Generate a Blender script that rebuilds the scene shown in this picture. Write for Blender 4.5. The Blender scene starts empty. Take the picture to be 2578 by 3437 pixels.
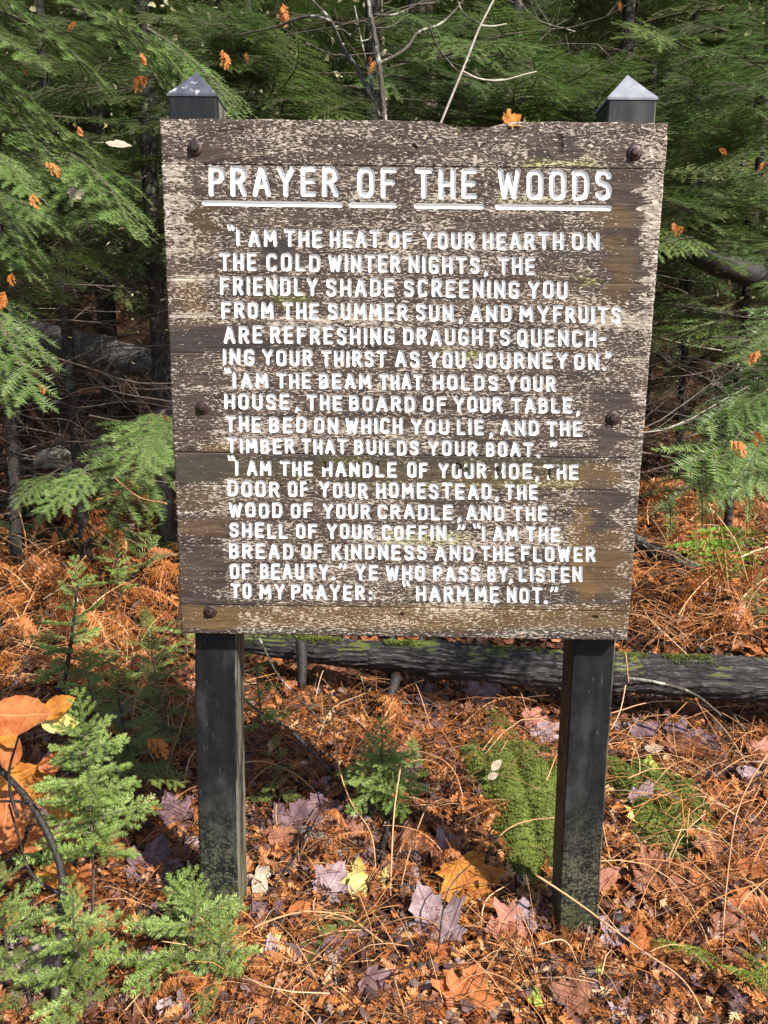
import bpy, math, random
import numpy as np
from mathutils import Vector, Matrix

# ------------------------------------------------------------------ camera, sky, sun, exposure
W, H, F = 2578.0, 3437.0, 2581.0
PITCH, YAW, ROLL = math.radians(11.597), math.radians(-0.6386), math.radians(0.706)
CAM = np.array([0.0, -1.5, 1.315])
scene = bpy.context.scene
col = scene.collection
fw = np.array([math.sin(YAW)*math.cos(PITCH), math.cos(YAW)*math.cos(PITCH), -math.sin(PITCH)])
_r = np.array([math.cos(YAW), -math.sin(YAW), 0.0]); _u = np.cross(_r, fw)
rt = _r*math.cos(ROLL)+_u*math.sin(ROLL); up = _u*math.cos(ROLL)-_r*math.sin(ROLL)
cd = bpy.data.cameras.new("camera"); cam = bpy.data.objects.new("camera", cd); col.objects.link(cam)
cam.matrix_world = Matrix(((rt[0], up[0], -fw[0], CAM[0]), (rt[1], up[1], -fw[1], CAM[1]), (rt[2], up[2], -fw[2], CAM[2]), (0, 0, 0, 1)))
cd.sensor_fit = 'VERTICAL'; cd.sensor_height = 36.0; cd.lens = 36.0*F/H
cd.clip_start = 0.02; cd.clip_end = 300
scene.camera = cam

SUN_EL, SUN_AZ = math.radians(43), math.radians(46)      # azimuth to the right of straight behind the camera
sdir = Vector((math.sin(SUN_AZ)*math.cos(SUN_EL), -math.cos(SUN_AZ)*math.cos(SUN_EL), math.sin(SUN_EL)))
world = bpy.data.worlds.new("World"); scene.world = world; world.use_nodes = True
wn = world.node_tree; bg = wn.nodes["Background"]
sky = wn.nodes.new("ShaderNodeTexSky"); sky.sky_type = 'NISHITA'; sky.sun_disc = False
sky.sun_elevation = SUN_EL; sky.sun_rotation = math.pi-SUN_AZ
wn.links.new(sky.outputs[0], bg.inputs[0]); bg.inputs[1].default_value = 0.105
sl = bpy.data.lights.new("sun", 'SUN'); sl.energy = 5.0; sl.angle = math.radians(0.6); sl.color = (1.0, 0.95, 0.87)
sun = bpy.data.objects.new("sun", sl); col.objects.link(sun)
sun.rotation_euler = sdir.to_track_quat('Z', 'Y').to_euler(); sun.location = sdir*20
vs = scene.view_settings
vs.view_transform = 'Standard'; vs.look = 'None'; vs.gamma = 1; vs.use_curve_mapping = False; vs.exposure = 0.9
scene.render.engine = 'CYCLES'
scene.cycles.use_denoising = True
scene.cycles.max_bounces = 6; scene.cycles.transparent_max_bounces = 4
scene.cycles.diffuse_bounces = 3; scene.cycles.transmission_bounces = 3; scene.cycles.glossy_bounces = 2

# ------------------------------------------------------------------ small maths
def ray(px, py):
    px = np.asarray(px, float); py = np.asarray(py, float)
    return ((px-W/2)/F)[..., None]*rt-((py-H/2)/F)[..., None]*up+fw
def P(px, py, Y):
    d = ray(px, py); t = (Y-CAM[1])/d[..., 1:2]
    return CAM+d*t
_gn = np.random.RandomState(3)
_gw = [(_gn.uniform(-1, 1, 2)*s, _gn.uniform(0, 6.28), a) for s, a in [(2.2, .018), (2.6, .018), (5, .010), (6, .010), (11, .006), (13, .006), (21, .004), (27, .004), (40, .0025), (44, .0025)]]
def ground(x, y):
    x = np.asarray(x, float); y = np.asarray(y, float)
    h = np.zeros(np.broadcast(x, y).shape)
    for k, ph, a in _gw: h = h+a*np.sin(k[0]*x*1.7+k[1]*y*1.7+ph)
    d0 = np.exp(-((y-.05)/.5)**2)
    h = h*(1-.6*d0)
    h = h+.035*np.clip(y-2.3, 0, None)**1.5+.55*np.clip(y-10, 0, None)
    return h
def G(px, py):
    d = ray(px, py); t = .5
    for i in range(600):
        p = CAM+d*t
        if p[2] < ground(p[0], p[1]): break
        t += .02+t*.003
    return p
def U(v): v = np.asarray(v, float); return v/(np.linalg.norm(v)+1e-12)

# ------------------------------------------------------------------ materials
def new_mat(name):
    m = bpy.data.materials.new(name); m.use_nodes = True
    nt = m.node_tree; b = nt.nodes["Principled BSDF"]
    return m, nt, b
class N:
    def __init__(s, nt): s.nt = nt
    def n(s, t, **k):
        x = s.nt.nodes.new(t)
        for a, v in k.items(): setattr(x, a, v)
        return x
    def put(s, sock, v):
        if isinstance(v, bpy.types.NodeSocket): s.nt.links.new(v, sock)
        elif v is not None: sock.default_value = v if not isinstance(v, tuple) or len(v) != 3 or sock.type != 'RGBA' else (*v, 1)
    def m(s, op, a, b=None, c=None, clamp=False):
        x = s.n('ShaderNodeMath', operation=op, use_clamp=clamp); s.put(x.inputs[0], a); s.put(x.inputs[1], b) if b is not None else 0
        if c is not None: s.put(x.inputs[2], c)
        return x.outputs[0]
    def noise(s, vec, scale, detail=3, rough=.55, dist=0):
        x = s.n('ShaderNodeTexNoise'); s.put(x.inputs['Vector'], vec); x.inputs['Scale'].default_value = scale
        x.inputs['Detail'].default_value = detail; x.inputs['Roughness'].default_value = rough; x.inputs['Distortion'].default_value = dist
        return x.outputs[0]
    def map(s, vec, scale, loc=(0, 0, 0)):
        x = s.n('ShaderNodeMapping'); s.put(x.inputs[0], vec); x.inputs['Scale'].default_value = scale; x.inputs['Location'].default_value = loc
        return x.outputs[0]
    def ramp(s, f, stops, interp='LINEAR'):
        x = s.n('ShaderNodeValToRGB'); s.put(x.inputs[0], f); e = x.color_ramp.elements; x.color_ramp.interpolation = interp
        while len(e) < len(stops): e.new(.5)
        for i, (p, c) in enumerate(stops): e[i].position = p; e[i].color = (*c, 1) if len(c) == 3 else c
        return x.outputs[0]
    def mix(s, f, a, b, mode='MIX'):
        x = s.n('ShaderNodeMix', data_type='RGBA', blend_type=mode); s.put(x.inputs[0], f); s.put(x.inputs[6], a); s.put(x.inputs[7], b)
        return x.outputs[2]
    def sstep(s, v, a, b):
        x = s.n('ShaderNodeMapRange', interpolation_type='SMOOTHSTEP'); s.put(x.inputs[0], v); s.put(x.inputs[1], a); s.put(x.inputs[2], b)
        return x.outputs[0]
    def bump(s, h, st, dist, nrm=None):
        x = s.n('ShaderNodeBump'); x.inputs['Strength'].default_value = st; x.inputs['Distance'].default_value = dist
        s.put(x.inputs['Height'], h)
        if nrm is not None: s.put(x.inputs['Normal'], nrm)
        return x.outputs[0]
    def obj(s): return s.n('ShaderNodeTexCoord').outputs['Object']
    def geo(s): return s.n('ShaderNodeNewGeometry').outputs['Position']
    def attr(s, name, out=2): return s.n('ShaderNodeAttribute', attribute_name=name).outputs[out]
    def rnd(s): return s.n('ShaderNodeObjectInfo').outputs['Random']

def leafy(name, stops, rough=.5, trans=.3, var=.35, spec=.35, rnd_w=.35):
    """thin foliage: colour from the tint attribute and a per-object random, part of the light goes through"""
    m, nt, b = new_mat(name); n = N(nt)
    t = n.attr('tint'); r = n.rnd()
    f = n.m('ADD', n.m('MULTIPLY', t, 1-rnd_w), n.m('MULTIPLY', r, rnd_w), clamp=True)
    c = n.ramp(f, stops)
    n.put(b.inputs['Base Color'], c); b.inputs['Roughness'].default_value = rough
    b.inputs['Specular IOR Level'].default_value = spec
    tr = n.n('ShaderNodeBsdfTranslucent'); n.put(tr.inputs[0], c)
    mx = n.n('ShaderNodeMixShader'); mx.inputs[0].default_value = trans
    out = nt.nodes['Material Output']
    nt.links.new(b.outputs[0], mx.inputs[1]); nt.links.new(tr.outputs[0], mx.inputs[2]); nt.links.new(mx.outputs[0], out.inputs[0])
    return m
M = {}
M['fir'] = leafy('fir_needles', [(0, (.04, .08, .018)), (.35, (.11, .19, .04)), (.7, (.21, .33, .08)), (1, (.40, .52, .18))], .42, .25, spec=.5)
M['firfar'] = leafy('hemlock_needles', [(0, (.045, .095, .02)), (.4, (.10, .20, .04)), (.75, (.18, .29, .06)), (1, (.34, .36, .10))], .45, .28, spec=.5, rnd_w=.5)
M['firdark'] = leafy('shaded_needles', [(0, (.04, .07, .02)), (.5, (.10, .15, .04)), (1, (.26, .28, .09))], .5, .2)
M['spruce'] = leafy('spruce_seedling_needles', [(0, (.10, .16, .03)), (.5, (.25, .37, .08)), (1, (.46, .58, .18))], .42, .25, spec=.5)
M['olive'] = leafy('olive_needles', [(0, (.07, .10, .02)), (.5, (.18, .24, .05)), (1, (.34, .42, .11))], .5, .25)
M['deadfern'] = leafy('dead_fern', [(0, (.08, .025, .01)), (.3, (.26, .08, .02)), (.6, (.50, .18, .045)), (1, (.74, .38, .14))], .5, .25, rnd_w=.3, spec=.5)
M['litter'] = leafy('litter_bits', [(0, (.015, .008, .006)), (.25, (.055, .022, .013)), (.45, (.20, .07, .028)), (.62, (.44, .15, .035)), (.82, (.62, .26, .08)), (1, (.72, .50, .28))], .5, .15, rnd_w=0, spec=.5)
M['straw'] = leafy('dry_stalk', [(0, (.16, .07, .03)), (.5, (.48, .24, .10)), (1, (.72, .52, .30))], .45, .05, rnd_w=.4, spec=.5)
M['fern'] = leafy('green_fern', [(0, (.14, .27, .03)), (1, (.34, .52, .08))], .5, .35)
M['moss'] = leafy('moss_fuzz', [(0, (.035, .048, .010)), (.45, (.14, .17, .035)), (1, (.36, .40, .11))], .8, .2, rnd_w=.1, spec=.1)
M['orangetuft'] = leafy('rust_tuft', [(0, (.45, .13, .03)), (1, (.68, .28, .08))], .5, .35)

def bark_mat(name, c0, c1, c2, sx=9, sz=3, lich=0.0, lc=(.35, .37, .3), rough=.85, bd=.01):
    m, nt, b = new_mat(name); n = N(nt); o = n.obj()
    v = n.map(o, (sx, sx, sz)); f = n.noise(v, 6, 6, .65, .4); g = n.noise(o, 14, 4)
    c = n.ramp(f, [(.3, c0), (.5, c1), (.72, c2)])
    if lich: c = n.mix(n.sstep(g, .62-lich, .68-lich*.8), c, lc)
    n.put(b.inputs['Base Color'], c); b.inputs['Roughness'].default_value = rough
    b.inputs['Specular IOR Level'].default_value = .3
    n.put(b.inputs['Normal'], n.bump(f, .9, bd)); return m
M['bark'] = bark_mat('dark_bark', (.012, .010, .009), (.03, .024, .02), (.07, .058, .05), lich=.05, lc=(.07, .08, .055))
M['twigbark'] = bark_mat('twig_bark', (.03, .02, .015), (.08, .055, .04), (.22, .18, .15), 30, 10, rough=.7, bd=.002)
M['paletwig'] = bark_mat('pale_twig', (.25, .2, .16), (.42, .36, .3), (.6, .54, .47), 30, 10, rough=.7, bd=.002)
M['greytwig'] = bark_mat('grey_sapling_bark', (.02, .016, .012), (.06, .048, .036), (.19, .16, .13), 30, 10, lich=.08, lc=(.35, .34, .28), rough=.7, bd=.003)
M['birch'] = bark_mat('pale_birch_bark', (.35, .24, .16), (.55, .42, .3), (.7, .6, .47), 3, 14, bd=.004)

# ------------------------------------------------------------------ meshes and objects
def build(name, V, Fs, mats, mi=None, tint=None, smooth=True, extra=None):
    """V (n,3); Fs a list of (m,3)/(m,4) index arrays; mi material index per face array"""
    me = bpy.data.meshes.new(name)
    V = np.ascontiguousarray(V, np.float32)
    if not isinstance(Fs, list): Fs = [Fs]
    Fs = [np.asarray(f, np.int32) for f in Fs if len(f)]
    loops = np.concatenate([f.ravel() for f in Fs]); tot = np.concatenate([np.full(len(f), f.shape[1], np.int32) for f in Fs])
    st = np.concatenate([[0], np.cumsum(tot)[:-1]]).astype(np.int32)
    me.vertices.add(len(V)); me.vertices.foreach_set('co', V.ravel())
    me.loops.add(len(loops)); me.loops.foreach_set('vertex_index', loops)
    me.polygons.add(len(tot)); me.polygons.foreach_set('loop_start', st); me.polygons.foreach_set('loop_total', tot)
    if mi is not None: me.polygons.foreach_set('material_index', np.asarray(mi, np.int32))
    me.polygons.foreach_set('use_smooth', np.full(len(tot), bool(smooth)))
    for m in (mats if isinstance(mats, (list, tuple)) else [mats]): me.materials.append(m)
    if tint is not None:
        a = me.attributes.new('tint', 'FLOAT', 'POINT'); a.data.foreach_set('value', np.ascontiguousarray(tint, np.float32))
    for k, v in (extra or {}).items():
        if v.ndim == 1: a = me.attributes.new(k, 'FLOAT', 'POINT'); a.data.foreach_set('value', np.ascontiguousarray(v, np.float32))
        else: a = me.attributes.new(k, 'FLOAT_COLOR', 'POINT'); a.data.foreach_set('color', np.ascontiguousarray(v, np.float32).ravel())
    me.update(calc_edges=True); me.validate()
    return me
def obj(name, me, parent=None, mw=None):
    o = bpy.data.objects.new(name, me); col.objects.link(o)
    if parent is not None: o.parent = parent
    if mw is not None: o.matrix_basis = mw
    return o
def tag(o, label=None, cat=None, group=None, kind=None):
    if label: o['label'] = label
    if cat: o['category'] = cat
    if group: o['group'] = group
    if kind: o['kind'] = kind
    return o
def thing(name, loc, label, cat, group=None):
    o = bpy.data.objects.new(name, None); col.objects.link(o); o.location = Vector([float(c) for c in loc]); o.empty_display_size = .05
    return tag(o, label, cat, group)
class MB:
    """collects tubes and patches into one mesh with per-face material index and tint"""
    def __init__(s): s.V = []; s.T = []; s.Q = []; s.mt = []; s.mq = []; s.t = []; s.n = 0
    def add(s, V, tris=None, quads=None, mi=0, tint=.5):
        V = np.asarray(V, float).reshape(-1, 3)
        s.V.append(V); s.t.append(np.broadcast_to(np.asarray(tint, float), (len(V),)).copy())
        if tris is not None and len(tris): s.T.append(np.asarray(tris)+s.n); s.mt.append(np.full(len(tris), mi))
        if quads is not None and len(quads): s.Q.append(np.asarray(quads)+s.n); s.mq.append(np.full(len(quads), mi))
        s.n += len(V)
    def tube(s, pts, rad, k=4, mi=0, tint=.5, cap=True):
        pts = np.asarray(pts, float); n = len(pts); rad = np.broadcast_to(np.asarray(rad, float), (n,))
        t = np.gradient(pts, axis=0); t /= np.linalg.norm(t, axis=1)[:, None]+1e-9
        a = np.where(np.abs(t[:, 2:3]) < .9, np.array([[0, 0, 1.]]), np.array([[1., 0, 0]])) if abs(t[:, 2]).max() < .9 or abs(t[:, 2]).min() > .9 else np.broadcast_to(np.array([[.31, .95, .05]]), t.shape)
        b1 = np.cross(t, a); b1 /= np.linalg.norm(b1, axis=1)[:, None]+1e-9; b2 = np.cross(t, b1)
        th = np.arange(k)*2*np.pi/k
        V = pts[:, None]+rad[:, None, None]*(np.cos(th)[None, :, None]*b1[:, None]+np.sin(th)[None, :, None]*b2[:, None])
        i = np.arange(n-1)[:, None]*k; j = np.arange(k)[None]; j2 = (j+1) % k
        q = np.stack([i+j, i+j2, i+k+j2, i+k+j], -1).reshape(-1, 4)
        V = V.reshape(-1, 3); tr = None
        if cap:
            V = np.vstack([V, pts[0], pts[-1]]); jj = np.arange(k); j3 = (jj+1) % k
            tr = np.vstack([np.stack([np.full(k, n*k), j3, jj], 1), np.stack([np.full(k, n*k+1), (n-1)*k+jj, (n-1)*k+j3], 1)])
        s.add(V, tr, q, mi, tint)
    def mesh(s, name, mats, smooth=True):
        Fs, mi = [], []
        if s.T: Fs.append(np.vstack(s.T)); mi.append(np.concatenate(s.mt))
        if s.Q: Fs.append(np.vstack(s.Q)); mi.append(np.concatenate(s.mq))
        return build(name, np.vstack(s.V), Fs, mats, np.concatenate(mi), np.concatenate(s.t), smooth)
def smooth_path(pts, n):
    """smooth curve through the points, knots spaced by chord length so that uneven spacing does not overshoot"""
    pts = np.asarray(pts, float); m = len(pts)
    if m < 3: return pts[0]+(pts[-1]-pts[0])*np.linspace(0, 1, n)[:, None]
    t = np.r_[0, np.cumsum(np.linalg.norm(np.diff(pts, axis=0), axis=1)+1e-9)]; tg = np.zeros_like(pts)
    sl_ = np.diff(pts, axis=0)/np.diff(t)[:, None]; tg[0] = sl_[0]; tg[-1] = sl_[-1]
    h = np.diff(t)[:, None]; tg[1:-1] = (sl_[:-1]*h[1:]+sl_[1:]*h[:-1])/(h[1:]+h[:-1])
    u = np.linspace(0, t[-1]-1e-9, n); i = np.clip(np.searchsorted(t, u, 'right')-1, 0, m-2); hh = (t[i+1]-t[i]); f = ((u-t[i])/hh)[:, None]; hh = hh[:, None]
    return (2*f**3-3*f**2+1)*pts[i]+(f**3-2*f**2+f)*hh*tg[i]+(-2*f**3+3*f**2)*pts[i+1]+(f**3-f**2)*hh*tg[i+1]
def scatter(name, variants, mat, pos, rotm, scl, tint, kindlabel, mats=None):
    """merge many copies of small (V, T, tint) pieces into ONE stuff mesh"""
    Vs, Ts, ts = [], [], []; off = 0
    which = np.random.RandomState(len(pos)).randint(0, len(variants), len(pos))
    for k, (v, t, tt) in enumerate(variants):
        s = np.where(which == k)[0]
        if not len(s): continue
        X = np.einsum('kij,nj->kni', rotm[s], v)*scl[s][:, None, None]+pos[s][:, None]
        Vs.append(X.reshape(-1, 3)); nv = len(v)
        Ts.append((t[None]+(np.arange(len(s))*nv)[:, None, None]+off).reshape(-1, 3)); off += nv*len(s)
        ts.append(np.clip(tt[None]+tint[s][:, None], 0, 1).ravel())
    o = obj(name, build(name, np.vstack(Vs), np.vstack(Ts), mat, tint=np.concatenate(ts)))
    tag(o, kindlabel, kind='stuff'); return o
def rot_arr(rs, n, tilt=.4):
    """random yaw with a tilt about a random horizontal axis"""
    yaw = rs.uniform(0, 2*np.pi, n); th = rs.normal(0, tilt, n); ph = rs.uniform(0, 2*np.pi, n)
    c, s = np.cos(yaw), np.sin(yaw); z = np.zeros(n); o = np.ones(n)
    Rz = np.stack([np.stack([c, -s, z], 1), np.stack([s, c, z], 1), np.stack([z, z, o], 1)], 1)
    ax = np.stack([np.cos(ph), np.sin(ph), z], 1); K = np.zeros((n, 3, 3))
    K[:, 0, 1] = -ax[:, 2]; K[:, 0, 2] = ax[:, 1]; K[:, 1, 0] = ax[:, 2]; K[:, 1, 2] = -ax[:, 0]; K[:, 2, 0] = -ax[:, 1]; K[:, 2, 1] = ax[:, 0]
    Rt = np.eye(3)[None]+np.sin(th)[:, None, None]*K+(1-np.cos(th))[:, None, None]*(K@K)
    return Rt@Rz

# ------------------------------------------------------------------ ground
m, nt, b = new_mat('forest_floor'); n = N(nt); p = n.geo()
f1 = n.noise(p, 9, 6, .6); f2 = n.noise(p, 70, 5, .65); f3 = n.noise(p, 3, 3)
c = n.ramp(f2, [(.3, (.014, .008, .006)), (.48, (.055, .026, .014)), (.6, (.13, .05, .02)), (.72, (.26, .14, .08))])
c = n.mix(n.sstep(f1, .5, .7), c, (.03, .018, .012))
c = n.mix(n.m('MULTIPLY', n.sstep(f3, .52, .66), n.sstep(f2, .35, .6)), c, (.05, .065, .015))
n.put(b.inputs['Base Color'], c); b.inputs['Roughness'].default_value = .9; b.inputs['Specular IOR Level'].default_value = .2
n.put(b.inputs['Normal'], n.bump(f2, 1.0, .03)); M['floor'] = m
def axis(stops):
    a = [stops[0][0]]
    for lo, hi, st in stops: a += list(np.arange(lo+st, hi+st*.5, st))
    return np.array(a)
gx = axis([(-60, -12, 6), (-12, -4, .5), (-4, -1.6, .08), (-1.6, 1.8, .02), (1.8, 4, .08), (4, 12, .5), (12, 60, 6)])
gy = axis([(-20, -2, 3), (-2, -.5, .1), (-.5, 2.2, .02), (2.2, 6, .08), (6, 26, .5), (26, 60, 4)])
X, Y = np.meshgrid(gx, gy); Z = ground(X, np.clip(Y, -60, 26)); nx, ny = len(gx), len(gy)
q = (np.arange(ny-1)[:, None]*nx+np.arange(nx-1)[None]).ravel()
floor = obj('ground', build('ground', np.stack([X, Y, Z], -1).reshape(-1, 3), np.stack([q, q+1, q+nx+1, q+nx], 1), M['floor']))
tag(floor, 'brown forest floor under the leaf litter', kind='structure')

# ------------------------------------------------------------------ the sign
MM = .001
cx, hw, zt, zb = 0.0271, .459, 0, 0
TLp, TRp, BRp, BLp = [P(a, b_, 0.0) for a, b_ in ((533, 394), (2243, 414), (2107, 2152), (611, 2125))]
X0, X1 = (TLp[0]+BLp[0])/2, (TRp[0]+BRp[0])/2
ZT, ZB = (TLp[2]+TRp[2])/2, (BLp[2]+BRp[2])/2
sign = thing('trail_sign', ((X0+X1)/2, .08, 0), 'weathered brown board sign on two dark posts, headed PRAYER OF THE WOODS in white', 'sign')
inv = Matrix.Translation(-Vector(sign.location))
def spart(name, me, parent=None):
    o = obj(name, me, parent or sign)
    if parent is None: o.matrix_basis = inv
    return o

# wood
def wood_mat(name, gol=0.0):
    m, nt, b = new_mat(name); n = N(nt); o = n.geo(); a = nt.nodes.new('ShaderNodeAttribute'); a.attribute_name = 'wear'
    sp = n.n('ShaderNodeSeparateColor'); nt.links.new(a.outputs['Color'], sp.inputs[0])
    dens, dark, och, grn = sp.outputs[0], sp.outputs[1], sp.outputs[2], a.outputs['Alpha']
    r = n.rnd()
    warp = n.noise(o, 9, 2)
    wv = n.n('ShaderNodeVectorMath', operation='ADD'); cmb = n.n('ShaderNodeCombineXYZ'); n.put(cmb.inputs[2], n.m('MULTIPLY', n.m('SUBTRACT', warp, .5), .03)); n.put(cmb.inputs[0], n.m('MULTIPLY', r, 3.0))
    nt.links.new(o, wv.inputs[0]); nt.links.new(cmb.outputs[0], wv.inputs[1]); ov = wv.outputs[0]
    grain = n.noise(n.map(ov, (6, 6, 150)), 1, 6, .65); fine = n.noise(n.map(ov, (40, 40, 500)), 1, 4, .7)
    base = n.ramp(grain, [(.3, (.018, .012, .009)), (.48, (.066, .043, .031)), (.64, (.14, .097, .070)), (.8, (.22, .165, .12))])
    base = n.mix(n.sstep(fine, .35, .6), n.mix(.55, base, (.012, .008, .007)), base)
    crk = n.noise(n.map(ov, (3.5, 3.5, 210)), 1, 4, .55); base = n.mix(n.m('MULTIPLY', n.sstep(crk, .60, .66), .8), base, (.012, .009, .008))
    base = n.mix(n.m('MULTIPLY', och, .75), base, n.mix(grain, (.05, .026, .006), (.30, .17, .05)))
    base = n.mix(n.m('MULTIPLY', dark, .85), base, n.mix(fine, (.012, .012, .013), (.055, .05, .048)))
    # flecks: short lens-shaped crusts of bleached lichen and old finish along the grain
    f1 = n.noise(n.map(ov, (110, 110, 330)), 1, 2.0, .5, .5); f2 = n.noise(n.map(ov, (300, 300, 640)), 1, 1.5, .5)
    f3 = n.noise(n.map(ov, (14, 14, 60)), 1, 3, .6)
    f = n.m('ADD', n.m('MULTIPLY', f1, .64), n.m('MULTIPLY', f2, .30)); f = n.m('ADD', f, n.m('MULTIPLY', f3, .12))
    thr = n.m('SUBTRACT', .665, n.m('MULTIPLY', dens, .235))
    dd = n.m('SUBTRACT', f, thr)
    ring = n.m('SUBTRACT', n.sstep(dd, -.05, -.005), n.sstep(dd, -.005, .012))
    base = n.mix(n.m('MULTIPLY', ring, .75), base, (.010, .008, .007))
    mask = n.sstep(dd, -.001, .012)
    fc = n.ramp(n.noise(n.map(ov, (60, 60, 200)), 1, 3), [(.3, (.16, .125, .105)), (.5, (.35, .285, .23)), (.7, (.60, .52, .425))])
    fc = n.mix(n.m('MULTIPLY', grn, .75), fc, (.38, .38, .13)); fc = n.mix(n.m('MULTIPLY', och, .35), fc, (.5, .38, .18))
    base = n.mix(n.m('MULTIPLY', grn, .4), base, (.10, .10, .025))
    c = n.mix(mask, base, fc)
    n.put(b.inputs['Base Color'], c); b.inputs['Roughness'].default_value = .82; b.inputs['Specular IOR Level'].default_value = .25
    hgt = n.m('ADD', n.m('MULTIPLY', grain, .6), n.m('MULTIPLY', n.sstep(dd, -.02, .05), .8))
    n.put(b.inputs['Normal'], n.bump(hgt, .8, .0016))
    return m, nt, b, n, c
M['wood'], *_ = wood_mat('weathered_plank')
mp, ntp, bp, np_, cw = wood_mat('routed_white_paint')
loss = np_.attr('loss'); dirt = np_.noise(np_.geo(), 260, 3); big = np_.noise(np_.geo(), 60, 3)
pc = np_.mix(np_.sstep(dirt, .60, .72), (.84, .84, .83), (.50, .47, .45)); 
chip = np_.m('GREATER_THAN', np_.m('ADD', np_.m('MULTIPLY', np_.m('ADD', dirt, big), .5), np_.m('MULTIPLY', loss, .45)), .635)
np_.put(bp.inputs['Base Color'], np_.mix(chip, pc, np_.mix(.6, cw, (.02, .018, .015)))); bp.inputs['Roughness'].default_value = .45
np_.put(bp.inputs['Normal'], np_.bump(dirt, .25, .001))
M['paint'] = mp

# stroke font: centre lines in a box 1 high
def arc(cx, cy, rx, ry, a0, a1, k=6):
    a = np.radians(np.linspace(a0, a1, k)); return [(cx+rx*math.cos(t), cy+ry*math.sin(t)) for t in a]
def rr(w, r=.2):
    return arc(w-r, 1-r, r, r, 0, 90, 4)+arc(r, 1-r, r, r, 90, 180, 4)+arc(r, r, r, r, 180, 270, 4)+arc(w-r, r, r, r, 270, 360, 4)+[(w, 1-r)]
FONT = {
 'I': (0, [[(0, 0), (0, 1)]]), 'O': (.50, [rr(.50)]), 'A': (.58, [[(0, 0), (.25, 1), (.33, 1), (.58, 0)], [(.12, .33), (.46, .33)]]),
 'M': (.66, [[(0, 0), (.03, 1), (.33, .38), (.63, 1), (.66, 0)]]), 'T': (.56, [[(0, 1), (.56, 1)], [(.28, 1), (.28, 0)]]),
 'H': (.52, [[(0, 0), (0, 1)], [(.52, 0), (.52, 1)], [(0, .48), (.52, .48)]]), 'E': (.46, [[(.46, 1), (0, 1), (0, 0), (.46, 0)], [(0, .5), (.40, .5)]]),
 'F': (.46, [[(.46, 1), (0, 1), (0, 0)], [(0, .52), (.38, .52)]]), 'L': (.42, [[(0, 1), (0, 0), (.42, 0)]]),
 'Y': (.58, [[(0, 1), (.29, .48), (.58, 1)], [(.29, .48), (.29, 0)]]), 'N': (.52, [[(0, 0), (0, 1), (.52, 0), (.52, 1)]]),
 'W': (.76, [[(0, 1), (.18, 0), (.38, .85), (.58, 0), (.76, 1)]]), 'U': (.50, [[(0, 1), (0, .2)]+arc(.2, .2, .2, .2, 180, 270, 4)+arc(.3, .2, .2, .2, 270, 360, 4)+[(.5, 1)]]),
 'R': (.50, [[(0, 0), (0, 1), (.26, 1)]+arc(.26, .76, .22, .24, 90, -90, 7)+[(0, .52)], [(.26, .5), (.50, 0)]]),
 'P': (.48, [[(0, 0), (0, 1), (.26, 1)]+arc(.26, .75, .22, .25, 90, -90, 7)+[(0, .5)]]),
 'B': (.48, [[(0, 0), (0, 1), (.24, 1)]+arc(.24, .77, .21, .23, 90, -90, 7)+[(0, .54)], [(.24, .54)]+arc(.24, .27, .24, .27, 90, -90, 7)+[(0, 0)]]),
 'D': (.50, [[(0, 0), (0, 1), (.25, 1)]+arc(.25, .72, .25, .28, 90, 0, 5)+arc(.25, .28, .25, .28, 0, -90, 5)+[(0, 0)]]),
 'C': (.48, [arc(.28, .80, .20, .20, 10, 90, 4)+arc(.2, .8, .2, .2, 90, 180, 4)+arc(.2, .2, .2, .2, 180, 270, 4)+arc(.28, .2, .2, .2, 270, 350, 4)]),
 'G': (.50, [arc(.30, .80, .20, .20, 10, 90, 4)+arc(.2, .8, .2, .2, 90, 180, 4)+arc(.2, .2, .2, .2, 180, 270, 4)+arc(.3, .2, .2, .2, 270, 360, 4)+[(.5, .44), (.30, .44)]]),
 'S': (.48, [arc(.26, .79, .21, .21, 10, 90, 4)+arc(.21, .77, .21, .23, 90, 235, 7)+arc(.26, .26, .22, .26, 60, -90, 7)+arc(.20, .2, .2, .2, 270, 190, 4)]),
 'K': (.50, [[(0, 0), (0, 1)], [(.48, 1), (.02, .42)], [(.18, .6), (.50, 0)]]), 'J': (.42, [[(.42, 1), (.42, .2)]+arc(.21, .2, .21, .2, 360, 200, 6)]),
 'Q': (.50, [rr(.50), [(.28, .25), (.52, -.08)]]), '-': (.35, [[(0, .5), (.35, .5)]]), '.': (.02, [[(0, 0), (.02, 0)]]), ':': (0.02, [[(0, .02), (.02, .02)], [(0, .5), (.02, .5)]]),
}
GAP = .47
SEG = []   # (line, ax, az, bx, bz, radius)
def px2b(px, py): v = P(px, py, 0.0); return v[..., 0], v[..., 2]
def word(line, s, x0, x1, top, bot, r_mm, r_px):
    """letters of s between photo columns x0..x1; top/bot are functions column -> row"""
    w = sum(FONT[c][0] for c in s)+GAP*(len(s)-1); sc = (x1-x0-2*r_px)/max(w, .01) if w > .05 else 0; x = x0+r_px
    rj = random.Random(line*97+int(x0))
    for ch in s:
        fwid, strokes = FONT[ch]; dy = rj.uniform(-1.6, 1.6); dt = rj.uniform(-1.5, 1.5)
        for st in strokes:
            q = [(x+a*sc, bot(x)-r_px+dy-b_*(bot(x)-top(x)-2*r_px+dt)) for a, b_ in st]
            bx, bz = px2b([a for a, _ in q], [b_ for _, b_ in q])
            for i in range(len(q)-1): SEG.append((line, bx[i], bz[i], bx[i+1], bz[i+1], r_mm))
        x += (fwid+GAP)*sc
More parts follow.
